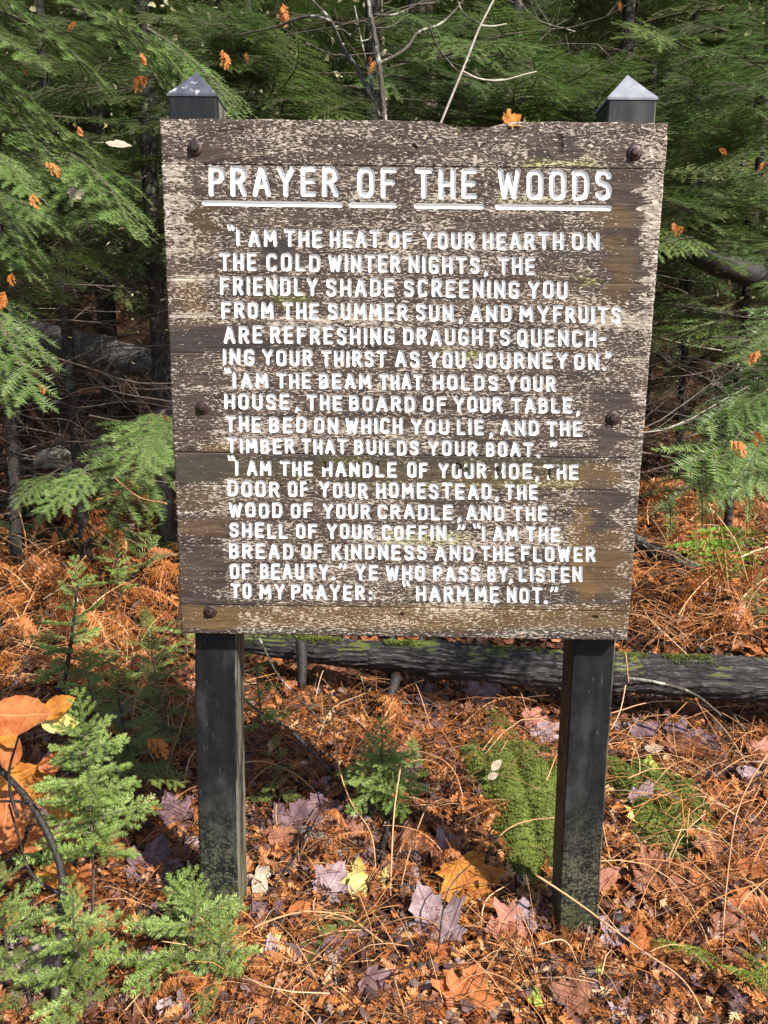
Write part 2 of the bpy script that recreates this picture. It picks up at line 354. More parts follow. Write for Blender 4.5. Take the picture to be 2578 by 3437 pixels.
def seg_px(line, pts, r_mm, r2=None):
    bx, bz = px2b([a for a, _ in pts], [b_ for _, b_ in pts])
    for i in range(len(pts)-1): SEG.append((line, bx[i], bz[i], bx[i+1], bz[i+1], r_mm if i == 0 or r2 is None else r2))
def lin(xa, ya, xb, yb): return lambda x: ya+(yb-ya)*(x-xa)/(xb-xa)
top, bot = lin(700, 555, 2050, 570), lin(700, 657, 2050, 672)
for wi, (s, a, b_) in enumerate((('PRAYER', 701, 1137), ('OF', 1200, 1333), ('THE', 1393, 1603), ('WOODS', 1671, 2054))): word(50+wi, s, a, b_, top, bot, 4.7*MM, 8.5)
for k, (a, b_) in enumerate(((679, 1151), (1173, 1334), (1390, 1625), (1663, 2054))):
    l = lin(679, 681, 2054, 699); seg_px(100+k, [(a+8, l(a)), (b_-8, l(b_))], 4.6*MM)
LD, RD = lambda c: 720+c/1.36, lambda c: 1400+c/1.36
def L(c): return LD(c)
def R(c): return RD(c)
LN = [ # oy, (left col, top, base), (right col, top, base), words, marks
 (740, (L(100), 38, 118), (R(830), 54, 137), [('I', L(100), L(120)), ('AM', L(155), L(287)), ('THE', L(318), L(495)), ('HEAT', L(527), L(760)), ('OF', L(797), L(908)), ('YOUR', R(28), R(268)), ('HEARTH', R(300), R(672)), ('ON', R(708), R(835))], [('“', L(60), L(92))]),
 (740, (L(30), 145, 228), (R(540), 165, 248), [('THE', L(22), L(195)), ('COLD', L(237), L(485)), ('WINTER', L(520), L(852)), ('NIGHTS', L(887), R(290)), ('THE', R(370), R(542))], [(',', R(316), 0)]),
 (740, (L(30), 253, 340), (R(690), 275, 358), [('FRIENDLY', L(25), L(475)), ('SHADE', L(510), L(825)), ('SCREENING', L(865), R(470)), ('YOU', R(508), R(690))], []),
 (740, (L(40), 368, 448), (R(930), 390, 470), [('FROM', L(32), L(272)), ('THE', L(310), L(480)), ('SUMMER', L(518), L(885)), ('SUN', L(920), R(168)), ('AND', R(243), R(435)), ('MY', R(468), R(608)), ('FRUITS', R(622), R(935))], [(',', R(202), 0)]),
 (1080, (L(40), 15, 98), (R(820), 33, 115), [('ARE', L(42), L(222)), ('REFRESHING', L(255), L(825)), ('DRAUGHTS', L(862), R(428)), ('QUENCH', R(458), R(822)), ('-', R(832), R(868))], []),
 (1080, (L(40), 120, 197), (R(830), 142, 220), [('ING', L(38), L(185)), ('YOUR', L(217), L(452)), ('THIRST', L(487), L(790)), ('AS', L(825), R(15)), ('YOU', R(52), R(225)), ('JOURNEY', R(257), R(692)), ('ON', R(718), R(835))], [('.', R(855), 0), ('”', R(862), R(888))]),
 (1080, (L(80), 228, 302), (R(640), 243, 318), [('I', L(83), L(100)), ('AM', L(120), L(248)), ('THE', L(282), L(443)), ('BEAM', L(478), L(718)), ('THAT', L(753), R(28)), ('HOLDS', R(72), R(375)), ('YOUR', R(410), R(637))], [('“', L(47), L(76))]),
 (1080, (L(45), 325, 400), (R(710), 345, 420), [('HOUSE', L(45), L(345)), ('THE', L(420), L(585)), ('BOARD', L(615), L(918)), ('OF', R(28), R(138)), ('YOUR', R(167), R(395)), ('TABLE', R(430), R(712))], [(',', L(378), 0), (',', R(737), 0)]),
 (1380, (L(50), 18, 95), (R(755), 42, 117), [('THE', L(50), L(215)), ('BED', L(250), L(425)), ('ON', L(455), L(568)), ('WHICH', L(598), L(862)), ('YOU', L(897), R(150)), ('LIE', R(182), R(308)), ('AND', R(380), R(560)), ('THE', R(592), R(757))], [(',', R(341), 0)]),
 (1380, (L(55), 118, 192), (R(535), 138, 210), [('TIMBER', L(55), L(368)), ('THAT', L(397), L(608)), ('BUILDS', L(638), R(12)), ('YOUR', R(50), R(280)), ('BOAT', R(315), R(535))], [('.', R(555), 0), ('”', R(609), R(640))]),
 (1380, (L(100), 220, 293), (R(740), 240, 315), [('I', L(94), L(111)), ('AM', L(148), L(262)), ('THE', L(298), L(452)), ('HANDLE', L(492), L(835)), ('OF', L(880), R(52)), ('YOUR', R(97), R(320)), ('HOE', R(355), R(530)), ('THE', R(577), R(740))], [('“', L(62), L(94)), (',', R(549), 0)]),
 (1380, (L(60), 313, 390), (R(555), 333, 407), [('DOOR', L(60), L(300)), ('OF', L(335), L(435)), ('YOUR', L(478), L(703)), ('HOMESTEAD', L(737), R(343)), ('THE', R(400), R(555))], [(',', R(366), 0)]),
 (1380, (L(62), 413, 486), (R(600), 430, 503), [('WOOD', L(64), L(312)), ('OF', L(348), L(452)), ('YOUR', L(495), L(714)), ('CRADLE', L(745), R(165)), ('AND', R(225), R(403)), ('THE', R(437), R(598))], [(',', R(194), 0)]),
 (1700, (L(68), 71, 143), (R(655), 89, 162), [('SHELL', L(68), L(337)), ('OF', L(372), L(472)), ('YOUR', L(512), L(730)), ('COFFIN', L(765), R(137)), ('I', R(296), R(312)), ('AM', R(348), R(465)), ('THE', R(497), R(657))], [('.', R(156), 0), ('”', R(184), R(222)), ('“', R(256), R(291))]),
 (1700, (L(68), 163, 237), (R(815), 181, 256), [('BREAD', L(67), L(362)), ('OF', L(397), L(498)), ('KINDNESS', L(535), R(48)), ('AND', R(82), R(262)), ('THE', R(290), R(447)), ('FLOWER', R(475), R(818))], []),
 (1700, (L(70), 255, 330), (R(755), 274, 348), [('OF', L(70), L(168)), ('BEAUTY', L(208), L(525)), ('YE', L(642), L(750)), ('WHO', L(782), R(40)), ('PASS', R(75), R(292)), ('BY', R(322), R(420)), ('LISTEN', R(465), R(757))], [('.', L(544), 0), ('”', L(566), L(605)), (',', R(430), 0)]),
 (1700, (L(75), 346, 420), (R(575), 367, 443), [('TO', L(73), L(172)), ('MY', L(205), L(325)), ('PRAYER', L(350), L(690)), (':', L(706), L(721)), ('HARM', L(920), R(240)), ('ME', R(265), R(378)), ('NOT', R(410), R(575))], [('“', L(858), L(893)), ('.', R(590), 0), ('”', R(608), R(645))]),
]
for k, (oy, l_, r_, words, marks) in enumerate(LN, 1):
    top = lin(l_[0], oy+l_[1]/1.36, r_[0], oy+r_[1]/1.36); bot = lin(l_[0], oy+l_[2]/1.36, r_[0], oy+r_[2]/1.36)
    for s, a, b_ in words: word(k, s, a, b_, top, bot, 3.35*MM, 6.4)
    for mk, a, b_ in marks:
        if mk == '.': seg_px(k, [(a, bot(a)-6), (a+1, bot(a)-6)], 4*MM)
        elif mk == ',': seg_px(k, [(a+2, bot(a)-8), (a, bot(a)-1), (a-4, bot(a)+5)], 3.3*MM, 2.0*MM)
        else:
            sg = 1 if mk == '“' else -1
            for t in (.22, .76):
                xx = a+(b_-a)*t; yy = top(xx)-(9 if mk == '“' and k != 14 else 2)+(3 if mk == '”' else 0)
                if mk == '“': seg_px(k, [(xx+2, yy+9), (xx-1, yy), (xx-3, yy-3)], 3.0*MM, 1.9*MM)
                else: seg_px(k, [(xx+3, yy), (xx+1, yy+7), (xx-3, yy+13)], 3.0*MM, 1.9*MM)
SEG = np.array(SEG)
# board height field
ST = 1.5*MM
ncol = int(round((X1-X0)/ST))+1; nrow = int(round((ZT-ZB)/ST))+1
bxs = np.linspace(X0, X1, ncol); bzs = np.linspace(ZB, ZT, nrow)
BX, BZ = np.meshgrid(bxs, bzs)
D = np.full(BX.shape, 1.0); GXd = np.zeros_like(D); GZd = np.zeros_like(D); LI = np.full(D.shape, -1)
for (li, ax, az, bx, bz, rad) in SEG:
    mrg = rad+4*ST
    i0, i1 = np.searchsorted(bxs, [min(ax, bx)-mrg, max(ax, bx)+mrg]); j0, j1 = np.searchsorted(bzs, [min(az, bz)-mrg, max(az, bz)+mrg])
    if i0 >= i1 or j0 >= j1: continue
    x = BX[j0:j1, i0:i1]; z = BZ[j0:j1, i0:i1]; ex, ez = bx-ax, bz-az; l2 = ex*ex+ez*ez+1e-12
    t = np.clip(((x-ax)*ex+(z-az)*ez)/l2, 0, 1); qx, qz = x-ax-t*ex, z-az-t*ez
    dl = np.hypot(qx, qz); d = dl-rad; cur = D[j0:j1, i0:i1]; mk = d < cur
    cur[mk] = d[mk]; LI[j0:j1, i0:i1][mk] = li
    GXd[j0:j1, i0:i1][mk] = (qx/(dl+1e-9))[mk]; GZd[j0:j1, i0:i1][mk] = (qz/(dl+1e-9))[mk]
# snap grid vertices onto the stroke outline
sn = np.abs(D) < .56*ST
PX = BX-np.where(sn, D*GXd, 0); PZ = BZ-np.where(sn, D*GZd, 0); D = np.where(sn, 0, D)
rg = np.random.RandomState(5)
def vnoise(x, z, sx, sz, seed):
    r = np.random.RandomState(seed); g = r.rand(160, 160); u = (x-X0)*sx+3; v = (z-ZB)*sz+3
    i = np.floor(u).astype(int); j = np.floor(v).astype(int); fu = u-i; fv = v-j; fu = fu*fu*(3-2*fu); fv = fv*fv*(3-2*fv)
    i %= 159; j %= 159
    return (g[j, i]*(1-fu)+g[j, i+1]*fu)*(1-fv)+(g[j+1, i]*(1-fu)+g[j+1, i+1]*fu)*fv
grain = .5*vnoise(PX, PZ, 10, 130, 1)+.3*vnoise(PX, PZ, 30, 155, 2)+.2*vnoise(PX, PZ, 100, 150, 3)
PYb = -(grain-.5)*1.0*MM
depth = np.where(D < 0, np.sqrt(np.clip(1-((D+4.2*MM)/(4.2*MM))**2, 0, 1))*3.6*MM, 0)
edge = np.clip(1-np.clip(D, 0, 1)/(1.6*MM), 0, 1)*.3*MM
PYb = PYb+depth+np.where(D >= 0, edge, 0)
# seams (photo rows at the left edge)
seam_rows = [549, 677, 805, 933, 1057, 1183, 1303, 1404, 1517, 1625, 1727, 1825, 1925, 2028]
seam_z = [float(px2b(900., r+5.)[1]) for r in seam_rows]
for k, sz in enumerate(seam_z):
    w = 1.3*MM; deep = [2.2, .8, .8, 1.5, 1.0, 1.4, 1, 1, 2.0, 2.0, 1, 1.3, 1, 2.4][k]*MM
    PYb = PYb+deep*np.clip(1-np.abs(PZ-sz)/w, 0, 1)
rim = .003
e = np.minimum(np.minimum(PX-X0, X1-PX), np.minimum(PZ-ZB, ZT-PZ)); PYb = PYb+np.clip(1-e/rim, 0, 1)**2*2.0*MM
# knots: raised rims, hollow centres
for (kx, ky, rx, rz, dp) in ((1867, 485, 22, 36, 3), (1388, 495, 12, 12, 3), (1349, 2062, 7, 6, 9), (1995, 2073, 12, 8, 5), (905, 850, 30, 16, 1.5), (1310, 2040, 18, 30, 1.2), (1575, 1785, 30, 22, 1.4), (895, 520, 26, 14, -1.5)):
    ax, az = px2b(float(kx), float(ky)); q_ = np.hypot((PX-ax)/(rx/1700*.918), (PZ-az)/(rz/1700*.918)); ang = np.arctan2(PZ-az, PX-ax)
    q_ = q_*(1+.12*np.sin(3*ang+kx)+.08*np.sin(7*ang)); PYb = PYb+dp*MM*np.exp(-q_**4)-abs(dp)*.3*MM*np.exp(-((q_-1.25)/.2)**2)
# notch in the top edge, and slight waviness
nxp = [float(px2b(float(a), 400.)[0]) for a in (1440, 1481, 1530, 1557, 1600, 1680, 1736)]
dip = np.interp(PX, nxp, [0, .004, .011, .019, .016, .006, 0])*1.0+.0008*np.sin(PX*60)
PZ = PZ-np.clip(1-(ZT-PZ)/.05, 0, 1)*dip
PX = PX+np.where(np.minimum(PX-X0, X1-PX) < .004, (vnoise(PX, PZ, 1, 60, 9)-.5)*1.5*MM, 0)
# wear maps, given at photo places
def back_px(x, z):
    v = np.stack([x-CAM[0], np.full_like(x, -CAM[1]), z-CAM[2]], -1); a = v@rt; b_ = v@up; c_ = v@fw
    return W/2+F*a/c_, H/2-F*b_/c_
QX, QY = back_px(PX, PZ)
wn1 = vnoise(PX, PZ, 14, 60, 11)-.5; wn2 = vnoise(PX, PZ, 40, 130, 12)-.5
QXn = QX+wn1*60+wn2*40; QYn = QY+wn1*16+wn2*12
def blob(x0, y0, x1, y1, soft=25):
    sx = np.clip((QXn-x0)/soft+.5, 0, 1)*np.clip((x1-QXn)/soft+.5, 0, 1); sy = np.clip((QYn-y0)/(soft*.6)+.5, 0, 1)*np.clip((y1-QYn)/(soft*.6)+.5, 0, 1)
    return sx*sy
dens = .45+wn1*.3+wn2*.25; dark = np.maximum(.12+.5*np.clip(vnoise(PX, PZ, 9, 45, 21)-.55, 0, 1)*1.6, np.where(D > 0, .75*np.clip(1.25-D/.0016, 0, 1), 0)); och = np.zeros_like(D); grn = np.zeros_like(D)
for a in ((540, 540, 665, 625, .30), (545, 655, 690, 700, .35), (550, 700, 660, 860, .22), (560, 925, 720, 950, .5), (560, 1045, 720, 1068, .5), (2150, 420, 2250, 1200, .22), (2140, 690, 2230, 760, .4), (2080, 930, 2200, 950, .4), (1980, 1060, 2200, 1105, .4), (2130, 1200, 2200, 1700, .15), (600, 1295, 900, 1310, .3), (590, 1400, 800, 1412, .3), (1200, 660, 2000, 680, .2), (1700, 545, 2050, 560, .2), (750, 1430, 1500, 1500, .12), (1150, 1780, 1900, 1840, .25), (900, 1900, 1900, 1960, .12), (590, 1718, 760, 1735, .25), (600, 1818, 700, 1830, .25), (1480, 1415, 2000, 1425, .3), (1800, 2025, 2000, 2040, .3), (1440, 2020, 1640, 2060, .3), (900, 1060, 1400, 1100, .2), (1100, 790, 1900, 880, .1), (800, 380, 2200, 545, .02), (540, 395, 640, 500, .18)):
    dens = dens+a[4]*blob(*a[:4])
for a in ((640, 560, 710, 770, .35), (650, 480, 720, 540, .35), (2020, 560, 2140, 720, .3), (2030, 760, 2150, 1010, .28), (1990, 690, 2120, 900, .15), (2030, 480, 2180, 590, .2), (560, 1095, 900, 1180, .45), (900, 1130, 1500, 1182, .15), (580, 1517, 800, 1620, .6), (800, 1520, 2100, 1615, .22), (600, 1635, 720, 1720, .15), (600, 1735, 760, 2030, .33), (1990, 1310, 2110, 1390, .35), (2010, 1440, 2090, 1520, .5), (1960, 1590, 2080, 1960, .33), (1900, 1850, 2060, 2030, .3), (860, 800, 970, 890, .4), (800, 860, 1200, 890, .15), (600, 1190, 700, 1280, .12), (650, 1345, 720, 1480, .3), (1800, 460, 1960, 540, .3), (1050, 470, 1300, 540, .15), (600, 2030, 800, 2130, .25), (1850, 2030, 2110, 2150, .1), (2060, 600, 2130, 1000, .1), (700, 1540, 760, 1600, .1), (590, 1180, 660, 1500, .1)):
    dens = dens-a[4]*blob(*a[:4])
for a in ((560, 1105, 820, 1182, .9), (820, 1150, 1150, 1182, .7), (580, 1530, 770, 1622, .8), (770, 1520, 2000, 1560, .5), (860, 800, 970, 890, .9), (870, 880, 1120, 905, .6), (1990, 1310, 2110, 1385, .6), (2010, 1440, 2090, 1520, .6), (1980, 1600, 2070, 1700, .5), (1990, 1730, 2060, 1800, .6), (1800, 450, 1960, 545, .5), (1600, 430, 2000, 545, .25), (1100, 450, 1500, 545, .3), (600, 1950, 900, 2025, .4), (640, 560, 700, 680, .3), (600, 1390, 1000, 1402, .5), (1300, 1385, 1900, 1400, .4), (1100, 1240, 1500, 1300, .3), (620, 2120, 2120, 2160, .5), (2090, 860, 2150, 960, .3), (900, 540, 1700, 552, .5), (1000, 1600, 1900, 1626, .4), (1560, 1740, 1620, 1800, .7), (2000, 1980, 2080, 2030, .4), (1150, 1500, 1900, 1580, .3)):
    dark = np.maximum(dark, a[4]*blob(*a[:4]))
for a in ((1920, 1700, 2000, 2010, .8), (2000, 1780, 2110, 2010, .5), (1990, 680, 2100, 760, .4), (2030, 800, 2120, 1080, .4), (600, 2030, 2120, 2110, .75), (600, 925, 690, 1050, .45), (640, 1040, 760, 1090, .3), (680, 1495, 800, 1520, .8), (600, 1640, 760, 1720, .3), (640, 690, 720, 860, .4), (1900, 1000, 2100, 1080, .35), (1500, 1600, 2100, 1640, .5), (600, 1750, 740, 1800, .3), (1900, 1560, 2100, 1640, .6)):
    och = np.maximum(och, a[4]*blob(*a[:4]))
for a in ((890, 985, 1010, 1030, .9), (1930, 930, 2000, 955, 1), (1740, 535, 1830, 560, .9), (1830, 540, 2010, 558, .8), (1570, 1180, 1640, 1210, .9), (1440, 1173, 1520, 1185, .9), (1050, 1535, 1250, 1560, .7), (600, 1540, 2000, 1620, .3), (1650, 660, 1900, 678, .5), (1300, 1790, 1560, 1830, .5), (1250, 1610, 1950, 1640, .5), (2000, 2060, 2020, 2085, .8), (1200, 1560, 1500, 1590, .5)):
    grn = np.maximum(grn, a[4]*blob(*a[:4]))
for sz in seam_z: dark = np.maximum(dark, .9*np.clip(1.2-np.abs(PZ-sz)/(1.4*MM), 0, 1)*(.35+vnoise(PX, PZ, 12, 1, 33)))
wear = np.stack([np.clip(dens, 0, 1), np.clip(dark, 0, 1), np.clip(och, 0, 1), np.clip(grn, 0, 1)], -1).reshape(-1, 4)
lossm = np.zeros_like(D)
for (x, y, r) in ((1087, 1552, 13), (1092, 1565, 9), (1280, 1548, 13), (1268, 1556, 10), (1545, 1562, 16), (1562, 1575, 10), (1672, 1575, 12), (1675, 1590, 9), (1840, 1585, 12), (1850, 1600, 10), (1866, 1570, 9), (1040, 1622, 13), (1048, 1632, 9), (975, 1573, 5), (1187, 1548, 7), (1205, 1555, 6)):
    lossm = np.maximum(lossm, np.clip(1.5-np.hypot(QX-x, QY-y)/(r*.8), 0, 1))
lossm = lossm.ravel()
VB = np.stack([PX, PYb, PZ], -1).reshape(-1, 3)
# classify the faces
ii, jj = np.meshgrid(np.arange(ncol-1), np.arange(nrow-1)); v00 = jj*ncol+ii
quad = np.stack([v00, v00+1, v00+ncol+1, v00+ncol], -1)
dc = D.ravel()[quad].mean(-1); lic = LI.ravel()[quad[..., 0]]; lic = np.where(lic < 0, LI.ravel()[quad[..., 2]], lic)
isT = dc < -1e-6
# each face belongs to the nearest stroke's line
zc = bzs[:-1][:, None]+0*dc+ST/2; pid = np.zeros(dc.shape, int)
for sz in seam_z: pid += (zc < sz)
def submesh(name, faces, mat, extra_sides=None):
    u, invx = np.unique(faces.ravel(), return_inverse=True)
    ex = {'wear': wear[u], 'loss': lossm[u]}
    V = VB[u]; Fq = invx.reshape(-1, 4)
    if extra_sides is not None:
        j0, j1 = extra_sides
        ring = [(j0, i) for i in range(0, ncol, 1)]+[(j, ncol-1) for j in range(j0+1, j1+1)]+[(j1, i) for i in range(ncol-2, -1, -1)]+[(j, 0) for j in range(j1-1, j0, -1)]
        idx = np.array([a*ncol+b_ for a, b_ in ring]); A = VB[idx]; B = A.copy(); B[:, 1] = .038; B2 = A.copy(); B2[:, 1] = np.minimum(A[:, 1]+.003, .03)
        nr = len(A); k = len(V); V = np.vstack([V, A, B2, B]); a = np.arange(nr); a2 = (a+1) % nr
        Fq = np.vstack([Fq, np.stack([k+a, k+nr+a, k+nr+a2, k+a2], 1), np.stack([k+nr+a, k+2*nr+a, k+2*nr+a2, k+nr+a2], 1),
                        [[k+2*nr, k+2*nr+(j1-j0)*2+2*ncol-3-(j1-j0)+1-1 if False else k+2*nr+ncol-1+(j1-j0)+(ncol-1), k+2*nr+ncol-1+(j1-j0), k+2*nr+ncol-1]]])
        w2 = wear[idx].copy(); w2[:, 0] = np.clip(w2[:, 0]+.2, 0, 1); w2[:, 1] *= .5
        ex = {'wear': np.vstack([ex['wear'], w2, w2, w2]), 'loss': np.concatenate([ex['loss'], np.zeros(3*nr)])}
    return build(name, V, Fq, mat, extra=ex)
for k in range(len(seam_z)+1):
    rows = np.where((pid[:, 0] == k))[0]; j0, j1 = rows.min(), rows.max()+1
    f = quad[j0:j1][~isT[j0:j1]].reshape(-1, 4)
    o = spart('plank', submesh('plank', f, M['wood'], (j0, j1)))
    if k == 0: o['label'] = 'top plank with a splintered notch in its upper edge and a dark knot'
    if k == len(seam_z): o['label'] = 'bottom plank, mossy golden brown with pale lichen spots'
for li in sorted(set(SEG[:, 0].astype(int))):
    f = quad[isT & (lic == li)].reshape(-1, 4)
    if not len(f): continue
    nm = 'title_word' if 50 <= li < 60 else ('underline' if li >= 100 else 'text_line')
    spart(nm, submesh(nm, f, M['paint']))

# posts
m, nt, b = new_mat('dark_post_paint'); n = N(nt); p = n.geo(); sp = n.n('ShaderNodeSeparateXYZ'); nt.links.new(p, sp.inputs[0]); zz = sp.outputs[2]
v = n.map(p, (45, 45, 4)); s1 = n.noise(v, 1, 6, .6); s2 = n.noise(p, 38, 4, .6); s3 = n.noise(n.map(p, (160, 160, 30)), 1, 4, .7); s4 = n.noise(p, 150, 3, .7)
c = n.ramp(s1, [(.3, (.005, .006, .007)), (.6, (.010, .011, .012)), (.8, (.024, .024, .023))])
c = n.mix(n.m('MULTIPLY', n.sstep(s3, .60, .72), n.sstep(s2, .42, .62)), c, (.11, .10, .085))
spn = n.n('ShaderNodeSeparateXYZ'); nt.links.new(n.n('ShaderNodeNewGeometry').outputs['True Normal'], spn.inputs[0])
c = n.mix(n.m('MULTIPLY', n.sstep(spn.outputs[0], .5, .8), n.sstep(n.noise(n.map(p, (70, 70, 6)), 1, 4, .6), .40, .58)), c, (.17, .155, .115))  # right-hand faces paler in streaks: worn paint plus sunlight put into the colour
crk = n.noise(n.map(p, (110, 110, 3)), 1, 4, .6); c = n.mix(n.sstep(crk, .63, .68), c, (.002, .002, .002)); fad = n.noise(n.map(p, (16, 16, 7)), 1, 4, .6); c = n.mix(n.m('MULTIPLY', n.sstep(fad, .5, .68), .5), c, (.05, .05, .05))
low = n.m('MULTIPLY', n.sstep(zz, .42, .05), n.sstep(n.m('ADD', s4, n.m('MULTIPLY', s2, .4)), .62, .86))
c = n.mix(n.m('MULTIPLY', low, .8), c, (.15, .15, .085)); c = n.mix(n.m('MULTIPLY', n.sstep(zz, .18, .0), n.sstep(s2, .4, .6)), c, (.05, .055, .02))
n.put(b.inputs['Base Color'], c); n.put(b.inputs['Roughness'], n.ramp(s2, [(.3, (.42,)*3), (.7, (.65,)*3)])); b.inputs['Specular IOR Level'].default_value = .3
n.put(b.inputs['Normal'], n.bump(n.m('ADD', s1, n.m('MULTIPLY', s3, .5)), .5, .0015)); M['post'] = m
m, nt, b = new_mat('weathered_cap'); n = N(nt); p = n.geo(); s1 = n.noise(n.map(p, (30, 30, 12)), 1, 5, .6); s2 = n.noise(p, 55, 4, .6); r = n.rnd()
c = n.ramp(s1, [(.35, (.045, .045, .058)), (.65, (.10, .10, .125))]); c = n.mix(n.sstep(s2, .60, .63), c, (.36, .36, .37))
n.put(b.inputs['Base Color'], c); b.inputs['Roughness'].default_value = .4; n.put(b.inputs['Normal'], n.bump(s2, .4, .002)); M['cap'] = m
m, nt, b = new_mat('smooth_pale_cap'); n = N(nt); p = n.geo(); s2 = n.noise(n.map(p, (25, 25, 25)), 1, 5, .65)
n.put(b.inputs['Base Color'], n.ramp(s2, [(.35, (.16, .16, .18)), (.6, (.26, .265, .285)), (.75, (.38, .38, .39))])); b.inputs['Roughness'].default_value = .4; n.put(b.inputs['Normal'], n.bump(s2, .3, .002)); M['cap2'] = m
PYF = .0385; PD = .089
def station(pxa, pxb, py):
    a = P(pxa, py, PYF); c_ = P(pxb, py, PYF); return (a[0]+c_[0])/2, (a[2]+c_[2])/2
POSTS = [([(563, 725, 315), (652, 795, 2140), (658, 791, 2500), (674, 804, 3000), (678, 806, 3210)], (655, 243)),
         ([(2040, 2208, 327), (1926, 2066, 2165), (1905, 2045, 2480), (1884, 2018, 2900), (1872, 2006, 3210)], (2121, 253))]
for kk, (sts, apex) in enumerate(POSTS):
    c_ = [station(*s) for s in sts]; c_ = np.array(c_)
    zs = np.linspace(c_[-1, 1], c_[0, 1], 60); o_ = np.argsort(c_[:, 1]); xs = np.interp(zs, c_[o_, 1], c_[o_, 0])
    hwid = .0445; ch = .003
    prof = np.array([(-hwid+ch, 0), (hwid-ch, 0), (hwid, ch), (hwid, PD-ch), (hwid-ch, PD), (-hwid+ch, PD), (-hwid, PD-ch), (-hwid, ch)])
    rr_ = np.random.RandomState(kk); V = []
    for i, (x, z) in enumerate(zip(xs, zs)):
        j = rr_.normal(0, .0003, prof.shape); V.append(np.c_[x+prof[:, 0]+j[:, 0], PYF+.0005+prof[:, 1]+j[:, 1]*(prof[:, 1] > .01), np.full(8, z)])
    V = np.vstack(V); k = 8; i = np.arange(59)[:, None]*k; j = np.arange(k)[None]; j2 = (j+1) % k
    q = np.stack([i+j, i+j2, i+k+j2, i+k+j], -1).reshape(-1, 4)
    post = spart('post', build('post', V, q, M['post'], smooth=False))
    post['label'] = ['dark painted square post under the left half of the board', 'dark painted square post under the right half of the board'][kk]
    xt, zt_ = xs[-1], zs[-1]; mb = MB()
    az = P(*apex, PYF+PD/2); hh = hwid+.0015; y0, y1 = PYF-.001, PYF+PD+.002
    lv = []
    for (s_, dz) in ((1.0, -.004), (1.01, .0), (.66, (az[2]-zt_)*.34), (.33, (az[2]-zt_)*.68), (.02, az[2]-zt_)):
        ym = (y0+y1)/2; hy = (y1-y0)/2
        lv.append([(xt-hh*s_, ym-hy*s_, zt_+dz), (xt+hh*s_, ym-hy*s_, zt_+dz), (xt+hh*s_, ym+hy*s_, zt_+dz), (xt-hh*s_, ym+hy*s_, zt_+dz)])
    V = np.array(lv).reshape(-1, 3); i = np.arange(4)[:, None]*4; j = np.arange(4)[None]; j2 = (j+1) % 4
    q = np.stack([i+j, i+j2, i+4+j2, i+4+j], -1).reshape(-1, 4); q = np.vstack([q, [[16, 17, 18, 19]]])
    capo = obj('post_cap', build('post_cap', V, q, M['cap' if kk == 0 else 'cap2'], smooth=False), post)
    capo['label'] = ['grey pyramid cap with flaking whitish patches', 'smooth pale grey pyramid cap'][kk]
# bolts
m, nt, b = new_mat('rusty_iron'); n = N(nt); p = n.geo(); s1 = n.noise(p, 200, 4); n.put(b.inputs['Base Color'], n.ramp(s1, [(.3, (.02, .012, .012)), (.55, (.055, .03, .026)), (.75, (.12, .06, .045))]))
b.inputs['Metallic'].default_value = .4; b.inputs['Roughness'].default_value = .5; n.put(b.inputs['Normal'], n.bump(s1, .5, .001)); M['rust'] = m
def lathe(mb, c0, prof, k=24, ax=1, sides=None, rot=0):
    """rings of (radius, out) facing -Y"""
    th = np.arange(k)*2*np.pi/k+rot; V = []
    for r_, o_ in prof: V.append(np.c_[c0[0]+r_*np.cos(th), np.full(k, c0[1]-o_), c0[2]+r_*np.sin(th)])
    n_ = len(prof); V = np.vstack(V+[[[c0[0], c0[1]-prof[-1][1], c0[2]]]]); i = np.arange(n_-1)[:, None]*k; j = np.arange(k)[None]; j2 = (j+1) % k
    q = np.stack([i+j, i+j2, i+k+j2, i+k+j], -1).reshape(-1, 4); jj_ = np.arange(k)
    mb.add(V, np.stack([(n_-1)*k+jj_, (n_-1)*k+(jj_+1) % k, np.full(k, n_*k)], 1), q)
for (x, y, kind) in ((655, 497, 0), (2130, 512, 0), (681, 1368, 1), (2057, 1403, 0), (706, 2052, 1)):
    p = P(x, y, 0.0); mb = MB(); lathe(mb, p, [(.0075, -.002), (.0075, .0075), (.0062, .0092), (.002, .0096)], 6, rot=.3+x)
    bo = spart('bolt', mb.mesh('bolt', [M['rust']], smooth=False))
    mb = MB(); lathe(mb, p, [(.0138, -.003), (.0138, .0012), (.0125, .0026), (.0085, .0034), (.0078, .0035)], 28)
    obj('washer', mb.mesh('washer', [M['rust']]), bo)

